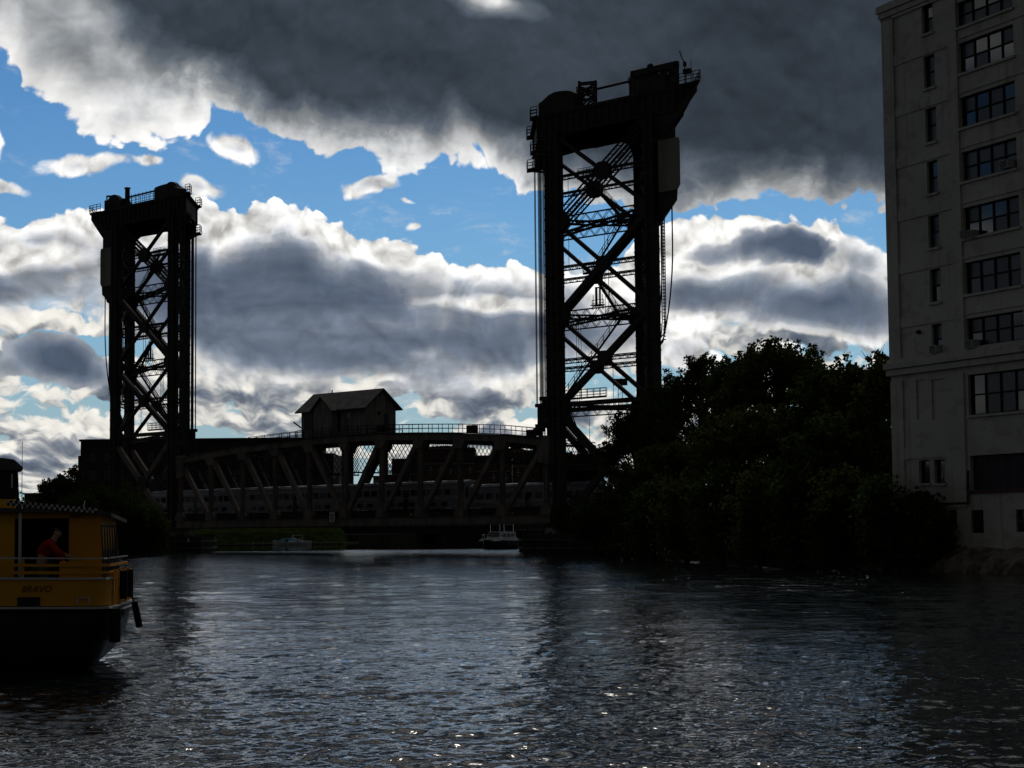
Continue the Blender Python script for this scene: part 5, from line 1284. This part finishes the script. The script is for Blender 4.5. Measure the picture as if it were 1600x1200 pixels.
# grey bag and seat beside the person
c=pb(50,1.7,.3); bench=thing('deck_bench','dark green bench behind the yellow rail on the boat','bench',pb(45,1.43,.4))
MB().box(c+Z*.15,e1*.8,e2*.22,Z*.04).build('seat',mat('bench_green',(.05,.07,.03),.7),bench); MB().box(c+e2*.22+Z*.35,e1*.8,e2*.03,Z*.2).build('backrest',bpy.data.materials['bench_green'],bench)
for s_ in (-.7,.7): MB().box(c+e1*s_-Z*.08,e1*.04,e2*.2,Z*.2).build('leg',M['steel'],bench)
cb=pb(72,1.9,-.16); bg_=MB(); bg_.hexa([cb+e1*x+e2*y+Z*z for x,y,z in ((-.16,-.08,-.17),(.16,-.08,-.17),(.16,.08,-.17),(-.16,.08,-.17),(-.10,-.05,.17),(.12,-.05,.15),(.12,.05,.15),(-.10,.05,.17))]); bg_.path([cb+e1*.08+Z*.15,cb+e1*.05+Z*.24,cb-e1*.05+Z*.25,cb-e1*.08+Z*.16],.012,5)
solo(bg_,'shoulder_bag',mat('pale_grey_cloth',(.28,.30,.34),.9,scale=9),'pale grey bag hanging by the red jacketed person behind the rail','bag',cb)
# ======================================================================= small boats
def smallboat(name,label,cat,c,ang,L_,B_,H_,m,group=None):
    r_=thing(name,label,cat,c,group); ca,sa=math.cos(ang),math.sin(ang); ax=V3((ca,sa,0)); sd=V3((-sa,ca,0))
    def q(x,y,z): return c+ax*x+sd*y+Z*z
    prof=[]
    for (zz,k) in ((-.1,.62),(H_*.45,.88),(H_,1.)):
        ring=[]
        for i in range(17):
            u_=i/16; x=-L_/2+L_*u_*(.93+.07*k); w_=B_/2*k*(1-max(0,(u_-.45)/.55)**2.2); ring.append(q(x,-w_,zz+ (.18*H_*u_*u_ if k==1. else 0)))
        for i in range(15,-1,-1):
            u_=i/16; x=-L_/2+L_*u_*(.93+.07*k); w_=B_/2*k*(1-max(0,(u_-.45)/.55)**2.2); ring.append(q(x,w_,zz+(.18*H_*u_*u_ if k==1. else 0)))
        prof.append(ring)
    mb=MB(); n=len(prof[0]); vs=[p for r0 in prof for p in r0]; fs=[(n*i+k,n*i+(k+1)%n,n*(i+1)+(k+1)%n,n*(i+1)+k) for i in range(2) for k in range(n)]+[tuple(range(2*n,3*n))]
    mb.add(vs,fs); mb.build('hull',m,r_); return r_,q
c=at(448,850,447.); c.z=0
r_,q=smallboat('motorboat','small white motorboat under a pale blue cover moored at the far left bank','boat',c,math.radians(172),6.8,2.2,.85,M['boatwhite'],'boats moored at the far bank')
MB().prism([q(-2.9,-.9,.86),q(2.4,-.7,.92),q(3.1,0,1.0),q(2.4,.7,.92),q(-2.9,.9,.86)],Z*.12).build('cover',M['boatblue'],r_)
mb=MB().hexa([q(-2.4,-.8,.98),q(1.8,-.6,.98),q(1.8,.6,.98),q(-2.4,.8,.98),q(-1.8,-.1,1.75),q(1.0,-.1,1.6),q(1.0,.1,1.6),q(-1.8,.1,1.75)]); mb.build('cover_ridge',M['boatblue'],r_)
c=at(468,851.5,445.); c.z=0
r_,q=smallboat('motorboat','open white motorboat with a square roof frame, right of the covered one','boat',c,math.radians(12),5.6,2.2,.8,M['boatwhite'],'boats moored at the far bank')
mb=MB()
for y in (-.9,.9): mb.path([q(-1.9,y,.8),q(-1.4,y,2.2),q(.6,y,2.2),q(.7,y,.9)],.05,6)
mb.build('roof_frame',M['chrome'],r_); MB().prism([q(-1.4,-.95,2.2),q(.6,-.95,2.2),q(.6,.95,2.2),q(-1.4,.95,2.2)],Z*.08).build('canopy',M['boatwhite'],r_)
MB().box(q(-.4,0,1.1),(.5,0,0),(0,.4,0),(0,0,.35)).build('console',M['boatwhite'],r_)
MB().box(q(-2.9,0,1.0),(.2,0,0),(0,.2,0),(0,0,.4)).build('outboard_motor',M['rubber'],r_)
# dock
p=at(440,849,470); 
dk_=MB(); pa=at(395,848,447); pb_=at(525,846,455); dk_.beam(V3((pa.x,pa.y,.45)),V3((pb_.x,pb_.y,.45)),1.6,.15)
for k in range(9): u_=k/8; x=pa.lerp(pb_,u_); dk_.tube(V3((x.x,x.y,-.5)),V3((x.x,x.y,.9)),.12,n=6)
solo(dk_,'dock',M['boards'],'thin pale landing stage along the far left bank behind the moored boats','dock',V3((pa.x,pa.y,0)))
# cabin cruiser coming through under the right end of the span
c=at(780,857.5,312); c.z=0
r_,q=smallboat('cabin_cruiser','white cabin cruiser with dark hull passing under the right end of the span','boat',c,math.radians(-118),10.5,3.9,1.25,M['hull'])
ang=math.radians(-118); ax=V3((math.cos(ang),math.sin(ang),0)); sd=V3((-ax.y,ax.x,0))
def qb(x0,x1,y,z0,z1,tp=0.): 
    return MB().hexa([q(x0,-y,z0),q(x1,-y*.8,z0),q(x1,y*.8,z0),q(x0,y,z0),q(x0+tp*.3,-y*.92,z1),q(x1-tp,-y*.7,z1),q(x1-tp,y*.7,z1),q(x0+tp*.3,y*.92,z1)])
qb(-4.9,4.2,1.85,1.25,1.62,.3).build('deck_band',M['boatwhite'],r_)
qb(-3.2,2.2,1.5,1.62,2.75,.8).build('cabin',M['boatwhite'],r_)
wf=MB()
for y,s1 in ((-1.47,-1),(1.47,1)):
    for x in (-2.3,-1.,.3): wf.box(q(x,y,2.2),ax*.5,sd*.06,Z*.28)
wf.build('cabin_window',M['glass'],r_)
MB().add([q(2.05,-1.0,1.95),q(2.05,1.0,1.95),q(1.62,.95,2.6),q(1.62,-.95,2.6)],[(0,1,2,3)]).build('windscreen',M['glass'],r_)
mb=MB()
for x in (-2.6,.6):
    for y in (-1.25,1.25): mb.tube(q(x,y,2.75),q(x,y,3.9),.04,n=5)
mb.build('canopy_post',M['chrome'],r_)
qb(-3.0,1.0,1.5,3.9,4.05).build('canopy',M['navy'],r_)
mb=MB(); pts=[q(4.9,0,2.3),q(3.6,-1.1,2.25),q(2.,-1.6,2.2)]; mb.path(pts,.03,5); mb.path([q(4.9,0,2.3),q(3.6,1.1,2.25),q(2.,1.6,2.2)],.03,5)
for p_ in pts: mb.tube(p_-Z*.6,p_,.025,n=5)
mb.build('bow_rail',M['chrome'],r_)
mb=MB(); mb.tube(q(-3.,1.2,3.9),q(-3.3,1.2,5.0),.02,n=5); mb.build('aerial',M['chrome'],r_)
